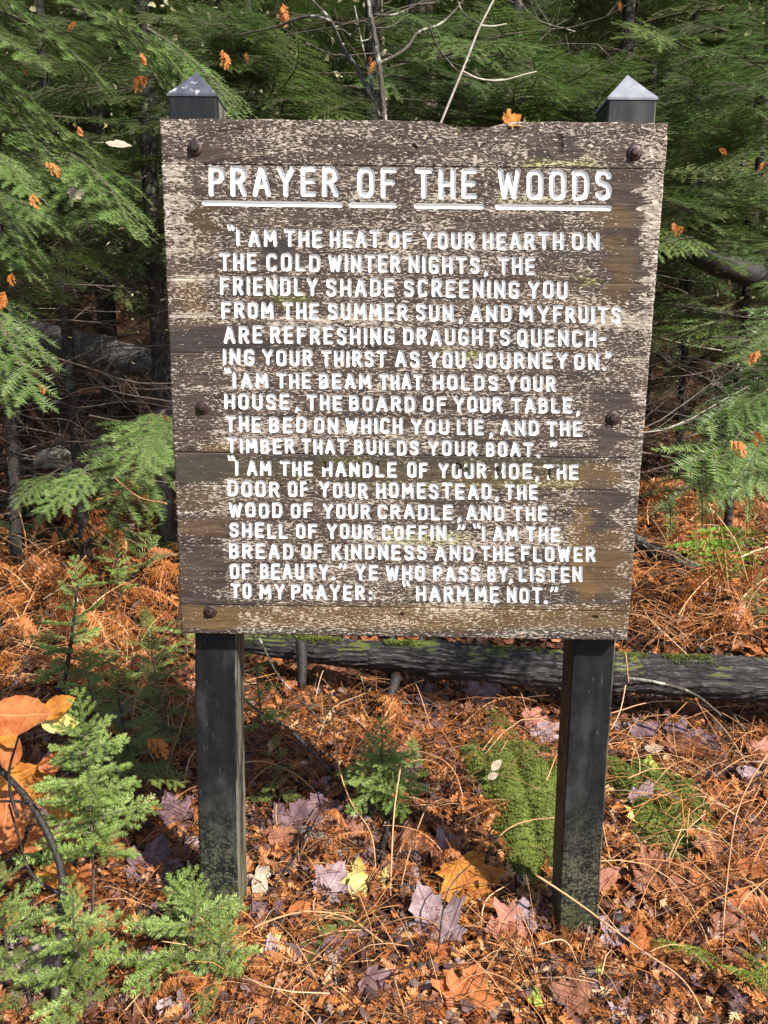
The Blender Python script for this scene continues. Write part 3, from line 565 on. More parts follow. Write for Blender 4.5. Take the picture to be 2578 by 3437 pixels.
# ------------------------------------------------------------------ conifer branches
def gen_branch(seed, Lm, nlat, latmax, nl, gap, wd, droop=.15, bare=.12, rnd=False, sub=True, twig_r=.0022, ang=55, mats=('fir', 'twigbark'), upness=.25):
    rs = np.random.RandomState(seed); mb = MB(); tw = []
    t = np.linspace(0, 1, 9); wob = rs.normal(0, .03, 2)
    main = np.c_[t*Lm, Lm*(wob[0]*t**2+.02*np.sin(t*5+seed)), Lm*(-droop*t**2+wob[1]*t)]
    tw.append((main, bare, 1.0)); mb.tube(main, np.linspace(twig_r*2.2, twig_r*.45, 9), 4, 1, rs.rand())
    def at(pl, s): 
        u = s*(len(pl)-1); i = min(int(u), len(pl)-2); f = u-i; return pl[i]*(1-f)+pl[i+1]*f, U(pl[i+1]-pl[i])
    for k in range(nlat):
        s = bare+(.97-bare)*(k+rs.uniform(-.3, .3))/nlat; s = min(max(s, .03), .97); sd = 1 if k % 2 else -1
        p0, T = at(main, s); Sd = U(np.cross([0, 0, 1], T))*sd
        ln = latmax*(min(1, (s-bare+.12)*4.5))*(1-s*.85)**.75*rs.uniform(.7, 1.15)
        a = math.radians(ang+rs.normal(0, 7)); d = U(T*math.cos(a)+Sd*math.sin(a)+np.array([0, 0, rs.normal(0, .10)]))
        t2 = np.linspace(0, 1, 6)[:, None]; pl = p0+d*ln*t2+T*ln*.18*t2**2-np.array([0, 0, 1])*ln*(droop*.5+rs.uniform(-.08, .12))*t2**2
        tw.append((pl, .04, 1)); mb.tube(pl, np.linspace(twig_r, twig_r*.4, 6), 3, 1, .5, cap=False)
        if sub and ln > nl*4:
            m_ = int(ln/(nl*1.5))
            for q_ in range(m_):
                s2 = .18+.72*(q_+rs.uniform(-.2, .2))/m_; p1, T1 = at(pl, s2); sd2 = 1 if q_ % 2 else -1
                S1 = U(np.cross([0, 0, 1], T1))*sd2; l2 = ln*.48*(1-s2*.7)*rs.uniform(.7, 1.1); a = math.radians(ang-8)
                d1 = U(T1*math.cos(a)+S1*math.sin(a)+np.array([0, 0, rs.normal(0, .1)])); t3 = np.linspace(0, 1, 4)[:, None]
                pl2 = p1+d1*l2*t3+T1*l2*.1*t3**2-np.array([0, 0, 1])*l2*droop*t3**2; tw.append((pl2, .03, 1))
                mb.tube(pl2, np.linspace(twig_r*.7, twig_r*.35, 4), 3, 1, .5, cap=False)
    Bs, Tp, Wd, Tn = [], [], [], []
    for pl, b0, _ in tw:
        seg = np.linalg.norm(np.diff(pl, axis=0), axis=1); Lx = seg.sum(); m_ = int(Lx*(1-b0)/gap)
        if m_ < 3: continue
        s = b0+(1-b0)*np.linspace(0, 1, m_); cum = np.r_[0, np.cumsum(seg)]/Lx
        pp = np.stack([np.interp(s, cum, pl[:, c]) for c in range(3)], 1); T = np.gradient(pp, axis=0); T /= np.linalg.norm(T, axis=1)[:, None]+1e-9
        Sx = np.cross(np.array([[0, 0, 1.]]), T); Sx /= np.linalg.norm(Sx, axis=1)[:, None]+1e-9; Nn = np.cross(T, Sx)
        tipf = np.clip((1-s)*Lx/(nl*.8), .45, 1)
        tt0 = rs.normal(.42, .15)+.28*np.clip(1-(1-s)*Lx/.035, 0, 1)
        for side in (-1, 1):
            n_ = len(pp)
            if rnd: phi = rs.uniform(0, 2*np.pi, n_); dirs = T*.75+(np.cos(phi)[:, None]*Sx+np.sin(phi)[:, None]*Nn)
            else: dirs = T*(.45+rs.normal(0, .12, n_)+(1-tipf)*1.1)[:, None]+Sx*side+Nn*(rs.normal(upness, .22, n_))[:, None]
            dirs /= np.linalg.norm(dirs, axis=1)[:, None]
            l_ = nl*tipf*rs.uniform(.75, 1.1, n_)
            Bs.append(pp); Tp.append(pp+dirs*l_[:, None]); Wd.append(T*wd/2); Tn.append(tt0+rs.normal(0, .07, n_))
    B = np.vstack(Bs); T_ = np.vstack(Tp); Wv = np.vstack(Wd); tn = np.concatenate(Tn); n_ = len(B)
    V = np.stack([B-Wv, B+Wv, T_+Wv*.25, T_-Wv*.25], 1).reshape(-1, 3) if False else np.stack([B-Wv, B+Wv, T_], 1).reshape(-1, 3)
    mb.add(V, np.arange(n_*3).reshape(-1, 3), None, 0, np.clip(np.repeat(tn, 3)+np.tile([-.06, -.06, .10], n_), 0, 1))
    me = mb.mesh('branch', [M[mats[0]], M[mats[1]]], smooth=False); me['len'] = Lm; return me
FIR = [gen_branch(10+i, .5, 18, .19, .022, .0034, .0024, droop=(.12, .25, .18, .3)[i]) for i in range(4)]
FIRS = [gen_branch(20+i, .26, 10, .085, .018, .0034, .0022, droop=(.1, .3, .2)[i], sub=False) for i in range(3)]
HEM = [gen_branch(30+i, 1.0, 24, .40, .023, .0068, .0044, droop=(.05, .12, .2, .0, .10)[i], mats=('firfar', 'twigbark'), twig_r=.003) for i in range(5)]
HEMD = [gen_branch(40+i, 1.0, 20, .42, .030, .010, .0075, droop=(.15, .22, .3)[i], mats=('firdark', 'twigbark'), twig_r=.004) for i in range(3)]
SPR = [gen_branch(50+i, .14, 9, .065, .0115, .0011, .0022, droop=(-.1, .05, .15)[i], rnd=True, sub=False, twig_r=.0013, ang=50, mats=('spruce', 'twigbark'), bare=.03) for i in range(3)]
OLV = [gen_branch(60+i, .30, 14, .12, .013, .0024, .0022, droop=(.1, .2, .3)[i], rnd=(i == 1), mats=('olive', 'twigbark'), twig_r=.0016) for i in range(3)]
def dead_branch(seed, Lm, n=7, mat='twigbark', r=.006):
    rs = np.random.RandomState(seed); mb = MB(); t = np.linspace(0, 1, 10)
    main = np.c_[t*Lm, Lm*.10*np.sin(t*3+seed)*t, Lm*(-.2*t**1.5+.03*np.sin(t*9+seed))]; mb.tube(main, np.linspace(r, r*.15, 10), 4, 0)
    for k in range(n):
        i = rs.randint(2, 9); p0 = main[i]; sd = rs.choice([-1, 1]); d = U([.8, sd*rs.uniform(.4, 1), rs.normal(-.1, .3)]); ln = Lm*rs.uniform(.15, .4)*(1.1-t[i])
        t2 = np.linspace(0, 1, 5)[:, None]; pl = p0+d*ln*t2+np.array([0, 0, -.15])*ln*t2**2+rs.normal(0, .02, (5, 3))*ln*t2; mb.tube(pl, np.linspace(r*.35, r*.1, 5), 3, 0, cap=False)
        for q_ in range(3):
            j = rs.randint(1, 5); d2 = U(d+rs.normal(0, .7, 3)); l2 = ln*.4; mb.tube(np.array([pl[j], pl[j]+d2*l2*.5, pl[j]+d2*l2+np.array([0, 0, -.05])*l2]), [r*.2, r*.15, r*.08], 3, 0, cap=False)
    me = mb.mesh('dead_branch', [M[mat]]); me['len'] = Lm; return me
DEAD = [dead_branch(70+i, 1.0) for i in range(5)]
DEADP = [dead_branch(80+i, 1.0, 6, 'paletwig', .004) for i in range(2)]
def frame(p0, d, roll=0, s=1.0):
    x = Vector([float(c) for c in d]).normalized(); z = Vector((0, 0, 1)); y = z.cross(x)
    if y.length < 1e-3: y = Vector((0, 1, 0))
    y.normalize(); z = x.cross(y); R_ = Matrix((x, y, z)).transposed(); R_ = R_@Matrix.Rotation(roll, 3, 'X')
    M4 = R_.to_4x4()@Matrix.Scale(s, 4); M4.translation = Vector([float(c) for c in p0]); return M4
def branch_to(tree, p0, p1, me, roll=0, name='branch', smul=1.0):
    p0 = np.asarray(p0, float); p1 = np.asarray(p1, float); s = np.linalg.norm(p1-p0)/me['len']*smul
    o = obj(name, me, tree, Matrix.Translation(-tree.location)@frame(p0, p1-p0, roll, s)); return o
def trunk(tree, pts, rad, mat, name='trunk', k=10, n_=28, parent=None):
    pts = smooth_path(pts, n_); t = np.linspace(0, 1, len(pts)); rad = np.interp(t, np.linspace(0, 1, len(rad)), rad)
    rs = np.random.RandomState(int(abs(pts[0, 0])*1000) % 9999); mb = MB(); mb.tube(pts-np.array(tree.location), rad*(1+rs.normal(0, .05, len(rad))), k, 0)
    return obj(name, mb.mesh(name, [mat]), parent or tree)
rnd = random.Random(11)
def crown(tree, base, h, lo, rad, n_, vs_, rise=(.35, -.25), seed=0, dead=0, dlo=.2, lean=(0, 0)):
    rj = random.Random(seed*7+1); az = rj.uniform(0, 6.28)
    for i in range(n_):
        f = (i+.5)/n_; z = lo+(h-lo)*f**.85; az += 2.4+rj.uniform(-.3, .3); ln = rad*max(.12, (1-f)**.75)*rj.uniform(.75, 1.15)
        el = rise[1]+(rise[0]-rise[1])*f+rj.uniform(-.12, .12)
        p0 = np.array([base[0]+lean[0]*z, base[1]+lean[1]*z, base[2]+z]); d = np.array([math.cos(az), math.sin(az), math.tan(el)])
        branch_to(tree, p0, p0+U(d)*ln, rj.choice(vs_), rj.uniform(-.3, .3))
    for i in range(dead):
        z = dlo+(lo-dlo)*rj.random(); az = rj.uniform(0, 6.28); ln = rj.uniform(.4, 1.1)*min(rad, 1.2)
        p0 = np.array([base[0]+lean[0]*z, base[1]+lean[1]*z, base[2]+z]); d = np.array([math.cos(az), math.sin(az), rj.uniform(-.1, .35)])
        branch_to(tree, p0, p0+U(d)*ln, rj.choice(DEAD), rj.uniform(0, 6.28), 'dead_branch')

# the named trees one can point to ------------------------------------------------
def tree_px(name, path, Ys, rad, mat, label, cat, topz=None, group=None):
    """trunk through photo places path at depth plane Ys (last goes on to height topz)"""
    pts = [P(float(x), float(y), yy) for (x, y), yy in zip(path, Ys)]
    pts[0][2] = ground(pts[0][0], pts[0][1])-.03; tr = thing(name, pts[0], label, cat, group)
    if topz: d = pts[-1]-pts[-2]; d = d/max(d[2], .05); pts.append(pts[-1]+d*(topz-pts[-1][2]))
    trunk(tr, pts, rad, mat); return tr, pts
def on_trunk(pts, z):
    pts = np.array(pts); return np.array([np.interp(z, pts[:, 2], pts[:, 0]), np.interp(z, pts[:, 2], pts[:, 1]), z])
def cr_on(tree, pts, lo, h, rad, n_, vs_, seed, dead=0, dlo=.3, rise=(.3, -.15), azr=None, drad=1.0):
    rj = random.Random(seed); az = rj.uniform(0, 6.28)
    for i in range(n_):
        f = (i+.5)/n_; z = lo+(h-lo)*f; az += 2.4+rj.uniform(-.3, .3); a_ = az if azr is None else rj.uniform(*azr)
        ln = rad*max(.15, (1-f)**.7)*rj.uniform(.7, 1.1); el = rise[1]+(rise[0]-rise[1])*f; p0 = on_trunk(pts, z)
        branch_to(tree, p0, p0+U([math.cos(a_), math.sin(a_), math.tan(el)+rj.uniform(-.1, .1)])*ln, rj.choice(vs_), rj.uniform(-.3, .3))
    for i in range(dead):
        z = dlo+(lo-dlo)*rj.random(); a_ = rj.uniform(0, 6.28); p0 = on_trunk(pts, z); ln = rj.uniform(.5, 1.2)*drad
        branch_to(tree, p0, p0+U([math.cos(a_), math.sin(a_), rj.uniform(-.15, .3)])*ln, rj.choice(DEAD), rj.uniform(0, 6.28), 'dead_branch')
def Q(px, py, d): return P(float(px), float(py), d-1.5)      # point at horizontal distance d from the camera

tA, pA = tree_px('fir_tree', [(560, 1795), (545, 1400), (525, 1000), (505, 620), (478, 60)], [3.3]*5, [.055, .05, .045, .03, .01], M['bark'], 'dark straight fir trunk standing just left of the sign board', 'tree', 5.2)
tB, pB = tree_px('fir_tree', [(292, 1860), (262, 1560), (228, 1150), (205, 900), (150, 250)], [3.1]*5, [.038, .034, .03, .024, .01], M['bark'], 'slim dark fir trunk leaning slightly, left of the trunk by the sign', 'tree', 4.6)
tC, pC = tree_px('fir_tree', [(52, 1880), (45, 1560), (20, 1200), (0, 900), (-30, 300)], [3.0]*5, [.034, .03, .026, .02, .01], M['bark'], 'leftmost dark fir trunk at the photo edge', 'tree', 4.6)
cr_on(tA, pA, 2.0, 5.0, 1.2, 34, HEM, 1, 34, .35); cr_on(tB, pB, 1.95, 4.5, .95, 30, HEM, 2, 30, .35); cr_on(tC, pC, 1.85, 4.5, .95, 26, HEM, 3, 26, .35)
tD, pD = tree_px('fir_tree', [(2490, 1330), (2515, 880), (2552, 529), (2568, 265)], [3.6]*4, [.028, .026, .024, .02], M['bark'], 'slim dark fir trunk near the right photo edge above the dark hollow', 'tree', 4.8)
cr_on(tD, pD, 1.55, 4.6, 1.25, 40, HEM, 4, 22, .5)
tE, pE = tree_px('fir_tree', [(2310, 1180), (2325, 660), (2335, 100)], [5.2]*3, [.03, .028, .02], M['bark'], 'thin fir standing further back, right of the right post cap', 'tree', 5.5)
cr_on(tE, pE, 1.9, 5.4, 1.5, 38, HEM, 5, 14, .5)
tF, pF = tree_px('hemlock_tree', [(1760, 1300), (1750, 800), (1740, 300), (1735, 0)], [3.4]*4, [.045, .04, .03, .02], M['bark'], 'green hemlock filling the gap behind the right half of the board', 'tree', 5.0)
cr_on(tF, pF, 1.55, 4.8, 1.25, 46, HEM, 6, 6, .5)
tG, pG = tree_px('hemlock_tree', [(860, 1300), (850, 700), (835, 200), (830, 0)], [3.9]*4, [.035, .03, .026, .02], M['bark'], 'hemlock behind the left half of the board, near the left post cap', 'tree', 5.0)
cr_on(tG, pG, 2.15, 4.9, 1.25, 34, HEM, 7, 10, .8)
# foreground boughs that hang in at the left, part of a tree just outside the frame
tH = thing('balsam_fir', (-1.55, 1.15, ground(-1.55, 1.15)), 'near balsam fir whose light green boughs hang in from the left photo edge', 'tree')
ptH = [np.array(tH.location), np.array((-1.5, 1.15, 1.2)), np.array((-1.5, 1.12, 2.4)), np.array((-1.5, 1.1, 3.6))]; trunk(tH, ptH, [.05, .04, .03, .008], M['bark'])
def boughs(tree, lst, vs_, seed=0):
    rj = random.Random(seed)
    for (x0, y0, d0, x1, y1, d1, sm) in lst: branch_to(tree, Q(x0, y0, d0), Q(x1, y1, d1), rj.choice(vs_), rj.uniform(-.5, .1), 'branch', sm)
boughs(tH, [(-150, 420, 2.3, 300, 640, 2.1, 1), (-100, 560, 2.3, 240, 700, 2.2, 1), (-200, 1050, 2.2, 250, 760, 1.9, 1.0), (-120, 560, 2.15, 180, 780, 1.9, 1), (-60, 480, 2.1, 130, 600, 1.95, 1),
            (150, 480, 2.5, 470, 570, 2.2, 1), (100, 560, 2.5, 520, 640, 2.1, 1.0), (60, 500, 2.4, 340, 620, 2.1, 1), (240, 520, 2.3, 520, 670, 1.95, 1), (-80, 620, 2.0, 120, 700, 1.85, 1),
            (-180, 880, 2.0, 190, 1250, 1.75, 1.0), (-150, 1050, 2.0, 110, 1320, 1.8, .9), (-200, 1150, 2.0, 60, 1180, 1.8, .9), (-160, 180, 2.3, 280, 330, 2.1, 1.0), (-160, 60, 2.4, 180, 120, 2.2, 1),
            (-60, 30, 2.6, 420, 90, 2.3, 1), (240, 30, 2.9, 700, 130, 2.5, .9), (330, 50, 2.8, 770, 160, 2.4, .8), (500, 100, 2.9, 1030, 360, 2.4, .75), (560, 150, 2.9, 880, 380, 2.4, .7), (-120, 300, 2.5, 420, 360, 2.3, .9), (-120, 240, 2.5, 260, 420, 2.1, .9)], FIR, 4)
boughs(tA, [(560, 1500, 4.7, 90, 1640, 2.6, .55), (560, 1420, 4.0, 250, 1560, 2.6, .6), (600, 1400, 2.6, 470, 1500, 2.3, 1), (560, 1380, 3.4, 330, 1500, 2.4, .7)], FIR, 8)
boughs(tC, [(180, 1590, 2.55, 60, 1640, 2.3, 1), (300, 1560, 2.6, 130, 1700, 2.3, 1)], FIR, 9)
# near boughs at the right
tI = thing('balsam_fir', (1.75, .9, ground(1.75, .9)), 'near balsam fir whose pale boughs reach in from the right photo edge', 'tree')
trunk(tI, [np.array(tI.location), np.array((1.72, .92, .9)), np.array((1.7, .95, 1.9)), np.array((1.7, .95, 2.8))], [.04, .035, .02, .006], M['bark'])
boughs(tI, [(2850, 1380, 2.6, 2150, 1520, 1.95, .8), (2800, 1350, 2.5, 2370, 1390, 1.95, 1), (2780, 1150, 2.4, 2360, 1140, 2.0, .9), (2760, 1200, 2.4, 2400, 1270, 2.0, .9), (2700, 1250, 2.3, 2460, 1290, 2.0, .9),
            (2640, 1330, 2.3, 2510, 1290, 2.1, .9), (2500, 1440, 2.1, 2320, 1640, 1.95, 1), (2560, 1480, 2.1, 2430, 1660, 1.95, 1), (2660, 1480, 2.2, 2500, 1560, 1.95, 1), (2750, 1030, 2.4, 2520, 1060, 2.1, 1), (2700, 1600, 2.2, 2560, 1500, 2.0, 1)], FIR, 12)

def lit(tree, pts, n_, x0, x1, y0, y1, d0, d1, seed, vs_, hole=None, sh=.9):
    rj = random.Random(seed)
    for i in range(n_):
        while True:
            x, y = rj.uniform(x0, x1), rj.uniform(y0, y1)
            if hole is None or not (hole[0] < x < hole[2] and hole[1] < y < hole[3]): break
        tip = Q(x, y, rj.uniform(d0, d1)); p = on_trunk(pts, tip[2]+rj.uniform(.0, .35)); v = tip-p; L_ = np.linalg.norm(v); 
        mx_ = sh*rj.uniform(.6, 1.1)
        if L_ > mx_: p = tip-v/L_*mx_
        branch_to(tree, p, tip, rj.choice(vs_), rj.uniform(-.5, .2))
lit(tF, pF, 30, 1330, 2150, -40, 400, 2.8, 3.4, 1, HEM); lit(tD, pD, 28, 2180, 2700, -40, 820, 2.9, 3.6, 2, HEM); lit(tE, pE, 20, 1950, 2500, -20, 900, 3.8, 4.6, 3, HEM)
lit(tG, pG, 20, 640, 1300, -60, 380, 3.1, 3.8, 4, HEM, (980, 200, 1260, 400)); lit(tA, pA, 12, 330, 900, -60, 380, 3.0, 3.8, 5, HEM, None, .65); lit(tB, pB, 10, -50, 480, -60, 620, 2.7, 3.4, 6, HEM, None, .55); lit(tC, pC, 5, -100, 300, -60, 600, 2.4, 3.1, 7, HEM, None, .5)
# bare sapling behind the top of the board
sap = thing('bare_sapling', G(1310, 2500), 'thin bare forked sapling rising behind the middle of the board top edge', 'sapling')
sap.location = Vector([float(c) for c in (P(1330, 1200, 1.15)[0], 1.48, 0)])
base = [np.array(sap.location), P(1300, 900, 1.15), P(1291, 401, 1.15), P(1272, 217, 1.15), P(1256, 108, 1.15), P(1234, 0, 1.15), P(1222, -200, 1.15)]
trunk(sap, base, [.016, .014, .012, .011, .010, .009, .006], M['greytwig'])
def stem(tree, pts, d, r0, r1, mat, name='limb'):
    pts = [P(float(x), float(y), d-1.5+(q*.03)) for q, (x, y) in enumerate(pts)]; return trunk(tree, pts, [r0, r1], mat, name, 6, 18)
for pts, r in (([(1285, 375), (1240, 310), (1201, 233), (1150, 160), (1112, 70), (1044, -5), (990, -90)], .0075), ([(1273, 212), (1330, 185), (1370, 155), (1400, 110), (1470, 85), (1532, 30), (1580, -40)], .006),
               ([(1112, 72), (1060, 55), (1000, 62), (930, 90), (860, 105), (790, 118)], .0055), ([(1262, 96), (1200, 88), (1170, 110), (1130, 65)], .003), ([(1256, 50), (1320, 50), (1370, 30), (1440, -10)], .004),
               ([(1258, 95), (1310, 90), (1350, 60), (1380, 20)], .003), ([(1125, 98), (1150, 100), (1195, 135), (1240, 130), (1256, 90)], .003), ([(1275, 390), (1240, 250), (1210, 120), (1190, 20)], .004), ([(1440, 80), (1460, 140), (1500, 200), (1545, 245), (1640, 268), (1740, 260)], .0035)):
    stem(sap, pts, 2.65, r, r*.45, M['greytwig'])
dst = thing('dead_sapling', (float(P(1440, 1200, 1.4)[0]), 1.45, 0), 'pale straight dead stem slanting up right of the bare sapling', 'dead stem')
trunk(dst, [np.array(dst.location), P(1484, 401, 1.0), P(1554, 233, 1.0), P(1614, 81, 1.0), P(1657, 0, 1.0), P(1710, -120, 1.0)], [.009, .0065, .0055, .005, .004, .003], M['paletwig'], k=6)
stem(dst, [(1554, 240), (1600, 262), (1680, 270), (1760, 250), (1800, 240)], 2.5, .003, .0015, M['paletwig'], 'twig'); stem(dst, [(1614, 82), (1560, 50), (1530, -10)], 2.5, .003, .0015, M['greytwig'], 'twig')
stem(dst, [(1610, 85), (1650, 88), (1700, 80)], 2.5, .003, .0015, M['paletwig'], 'twig')
# pale birches deep in the woods
for (x, dd, r, lb) in ((1405, 9.0, .10, 'pale peeling birch trunk seen in the gap right of the bare sapling'), (1262, 10.5, .09, 'pale birch trunk mostly hidden behind the bare sapling')):
    b0 = P(float(x), 900., dd-1.5); b0[2] = ground(b0[0], b0[1])-.1; bt = thing('birch_tree', b0, lb, 'tree')
    trunk(bt, [b0, b0+[.1, 0, 3], b0+[-.05, 0, 6], b0+[.1, 0, 9]], [r, r*.9, r*.7, r*.3], M['birch'])
    for q in range(14): 
        z = 4+q*.35; a_ = q*2.4; branch_to(bt, b0+[0, 0, z], b0+[math.cos(a_)*1.3, math.sin(a_)*1.3, z+.9], DEAD[q % 5], 0, 'limb')

# background conifers
rb = random.Random(21); GRP = 'dark conifers deep in the woods behind the sign'; bgp = []
tries = 0
while len(bgp) < 34 and tries < 4000:
    tries += 1; y = rb.uniform(3.6, 13); hw_ = .62*(y+1.5)+.8; x = rb.uniform(-hw_, hw_)
    if any((x-a)**2+(y-b_)**2 < (.95 if y < 7 else 1.3)**2 for a, b_ in bgp): continue
    if y < 5 and any((x-q_[0])**2+(y-q_[1])**2 < .8 for q_ in (pA[0], pB[0], pC[0], pD[0], pE[0], pF[0], pG[0])): continue
    bgp.append((x, y))
for k, (x, y) in enumerate(bgp):
    b0 = (x, y, float(ground(x, y))-.05); h = rb.uniform(6, 9)+(y*.25); tr = thing('conifer_tree', b0, 'dense dark conifer among the trees deep in the woods', 'tree', GRP)
    hh = h; trunk(tr, [b0, (x+rb.uniform(-.1, .1), y, b0[2]+h*.4), (x+rb.uniform(-.15, .15), y, b0[2]+h)], [rb.uniform(.05, .10), .045, .01], M['bark'], n_=14, k=8)
    lo = rb.uniform(1.5, 2.1) if x < .5 else rb.uniform(.9, 1.6)
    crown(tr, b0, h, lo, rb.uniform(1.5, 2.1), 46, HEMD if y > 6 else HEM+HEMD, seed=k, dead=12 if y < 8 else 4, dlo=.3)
# far wall of woods on the rising slope: one mass of foliage
rs = np.random.RandomState(8); n_ = 30000
yy = rs.uniform(12, 21, n_); xx = rs.uniform(-1, 1, n_)*(.75*(yy+2)); zz_ = ground(xx, yy)+rs.uniform(.2, 1, n_)**.8*rs.uniform(2, 8, n_)
leafq = []
for s in range(3):
    r2 = np.random.RandomState(s); k = 9; a = r2.uniform(0, 6.28, k); c0 = r2.normal(0, .10, (k, 3))*[1, 1, .4]; d = np.c_[np.cos(a), np.sin(a), r2.normal(-.2, .3, k)]; pr = np.c_[-np.sin(a), np.cos(a), np.zeros(k)]
    V = np.stack([c0-pr*.025, c0+pr*.025, c0+d*.17], 1).reshape(-1, 3); leafq.append((V, np.arange(3*k).reshape(-1, 3), r2.normal(0, .1, 3*k)))
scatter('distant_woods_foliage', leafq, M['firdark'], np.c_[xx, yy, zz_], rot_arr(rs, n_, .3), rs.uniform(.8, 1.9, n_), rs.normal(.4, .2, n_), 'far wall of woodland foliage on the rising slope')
# ------------------------------------------------------------------ logs, sticks, stones
m, nt, b = new_mat('log_bark'); n = N(nt); o = n.n('ShaderNodeTexCoord').outputs['UV']; g = n.geo()
v = n.map(o, (1, 1, 1)); s1 = n.noise(n.map(o, (14, 44, 1)), 1, 5, .6, 1.2); s2 = n.noise(g, 40, 4)
c = n.ramp(s1, [(.42, (.006, .005, .005)), (.53, (.028, .022, .022)), (.64, (.10, .083, .083)), (.78, (.27, .235, .235))])
sp = n.n('ShaderNodeSeparateXYZ'); nt.links.new(n.n('ShaderNodeNewGeometry').outputs['Normal'], sp.inputs[0])
s3 = n.noise(g, 7, 4)
c = n.mix(n.m('MULTIPLY', n.sstep(sp.outputs[2], .5, .85), n.sstep(n.m('ADD', s3, n.m('MULTIPLY', s2, .2)), .64, .70)), c, (.11, .13, .025))
n.put(b.inputs['Base Color'], c); b.inputs['Roughness'].default_value = .8; n.put(b.inputs['Normal'], n.bump(s1, 1, .012)); M['log'] = m
M['stick'] = bark_mat('dark_stick_bark', (.008, .007, .007), (.022, .018, .016), (.07, .055, .05), 30, 8, bd=.002, rough=.6)
M['rotten'] = bark_mat('rotten_wood', (.07, .045, .03), (.2, .15, .12), (.42, .36, .3), 40, 6, bd=.003)
M['greylog'] = bark_mat('grey_log_wood', (.02, .018, .018), (.08, .072, .07), (.20, .18, .175), 5, 5, bd=.01)
M['mosslog'] = bark_mat('mossy_log', (.012, .018, .006), (.03, .045, .010), (.07, .09, .02), 8, 8, bd=.02)
def log(name, pts, rad, mat, label, k=20, n_=60, cat='log', rough=.06, parent=None):
    pts = smooth_path(pts, n_); t = np.linspace(0, 1, n_); rad = np.interp(t, np.linspace(0, 1, len(rad)), rad)*(1+(.06*np.sin(t*17+1)+.04*np.sin(t*41)+.10*np.exp(-((t-.34)/.012)**2)+.12*np.exp(-((t-.62)/.01)**2) if k > 40 else 0)); mb = MB(); mb.tube(pts-pts[0], rad, k)
    V = np.vstack(mb.V); r_ = np.random.RandomState(int(abs(pts[0, 0]*977)) % 9999); nv = n_*k
    th = np.tile(np.arange(k), n_)*2*np.pi/k; s_ = np.repeat(t, k); L_ = np.linalg.norm(np.diff(pts, axis=0), axis=1).sum()
    dsp = 1-(.13*np.abs(np.sin(th*8+s_*26+1.2*np.sin(s_*31+th)+.6*np.sin(s_*77)))**.6 if k > 40 else 0)+rough*(np.sin(3*th+s_*9)*.5+np.sin(7*th-s_*23)*.35+np.sin(11*th+s_*41)*.3)+r_.normal(0, rough*.25, nv)
    cen = np.repeat(pts-pts[0], k, axis=0); V[:nv] = cen+(V[:nv]-cen)*dsp[:, None]
    Fs, mi = [], []
    me = build(name, V, [mb.T[0], mb.Q[0]], mat)
    uv = me.uv_layers.new(name='UVMap'); U_ = np.c_[np.concatenate([s_*L_*1.0, [0, L_]]), np.concatenate([np.minimum(th, 2*np.pi-th)/6.28, [0, 0]])]
    li = np.zeros(len(me.loops), np.int32); me.loops.foreach_get('vertex_index', li); uv.data.foreach_set('uv', U_[li].astype(np.float32).ravel())
    o_ = obj(name, me, parent); o_.location = Vector([float(c) for c in pts[0]])
    return tag(o_, label, cat) if parent is None else o_
LY = 2.66
lp = [Q(820, 2150, 2.95), Q(1100, 2188, 2.85), Q(1400, 2208, 2.75), Q(1750, 2236, 2.7), Q(2093, 2258, 2.66), Q(2578, 2284, 2.6), Q(2900, 2300, 2.6)]
biglog = log('fallen_log', lp, [.045, .058, .068, .073, .076, .080, .08], M['log'], 'long fallen grey log with ridged bark lying behind both posts', 72, 320, rough=.05)
def stub(a, b_, r0, r1, da, db, par):
    A, B = Q(*a, da), Q(*b_, db); mb = MB(); mb.tube(smooth_path([A, (A+B)/2+[.004, 0, 0], B], 8)-lp[0], np.linspace(r0, r1, 8), 8); obj('branch_stub', mb.mesh('branch_stub', [M['stick']]), par)
stub((1010, 2150), (1012, 2310), .022, .016, 2.78, 2.7, biglog); stub((1330, 2270), (1285, 2400), .022, .012, 2.68, 2.55, biglog); 0
log('mossy_log', [G(-250, 1800)+[0, 0, .05], G(120, 1820)+[0, 0, .06], G(400, 1850)+[0, 0, .06], G(700, 1890)+[0, 0, .05]], [.075, .075, .08, .07], M['mosslog'], 'low dark mossy log on the ground behind the fir trunks at left', rough=.12)
log('grey_log', [G(2120, 1830)+[0, 0, .05], G(2210, 1880)+[0, 0, .05], G(2330, 1925)+[0, 0, .03]], [.035, .045, .04], M['greylog'], 'short grey log half buried in dead ferns right of the board', n_=30, rough=.12)
log('grey_log', [Q(-300, 1060, 6.5), Q(100, 1120, 6.3), Q(420, 1200, 6.0), Q(800, 1290, 5.6)], [.12, .12, .11, .10], M['greylog'], 'far grey trunk lying in the shade at the left edge, behind fir boughs', rough=.08)
log('fallen_tree', [Q(2150, 790, 4.6), Q(2400, 880, 4.8), Q(2800, 1020, 5.1)], [.06, .07, .07], M['stick'], 'dark leaning fallen trunk in the hollow at the right', rough=.08)
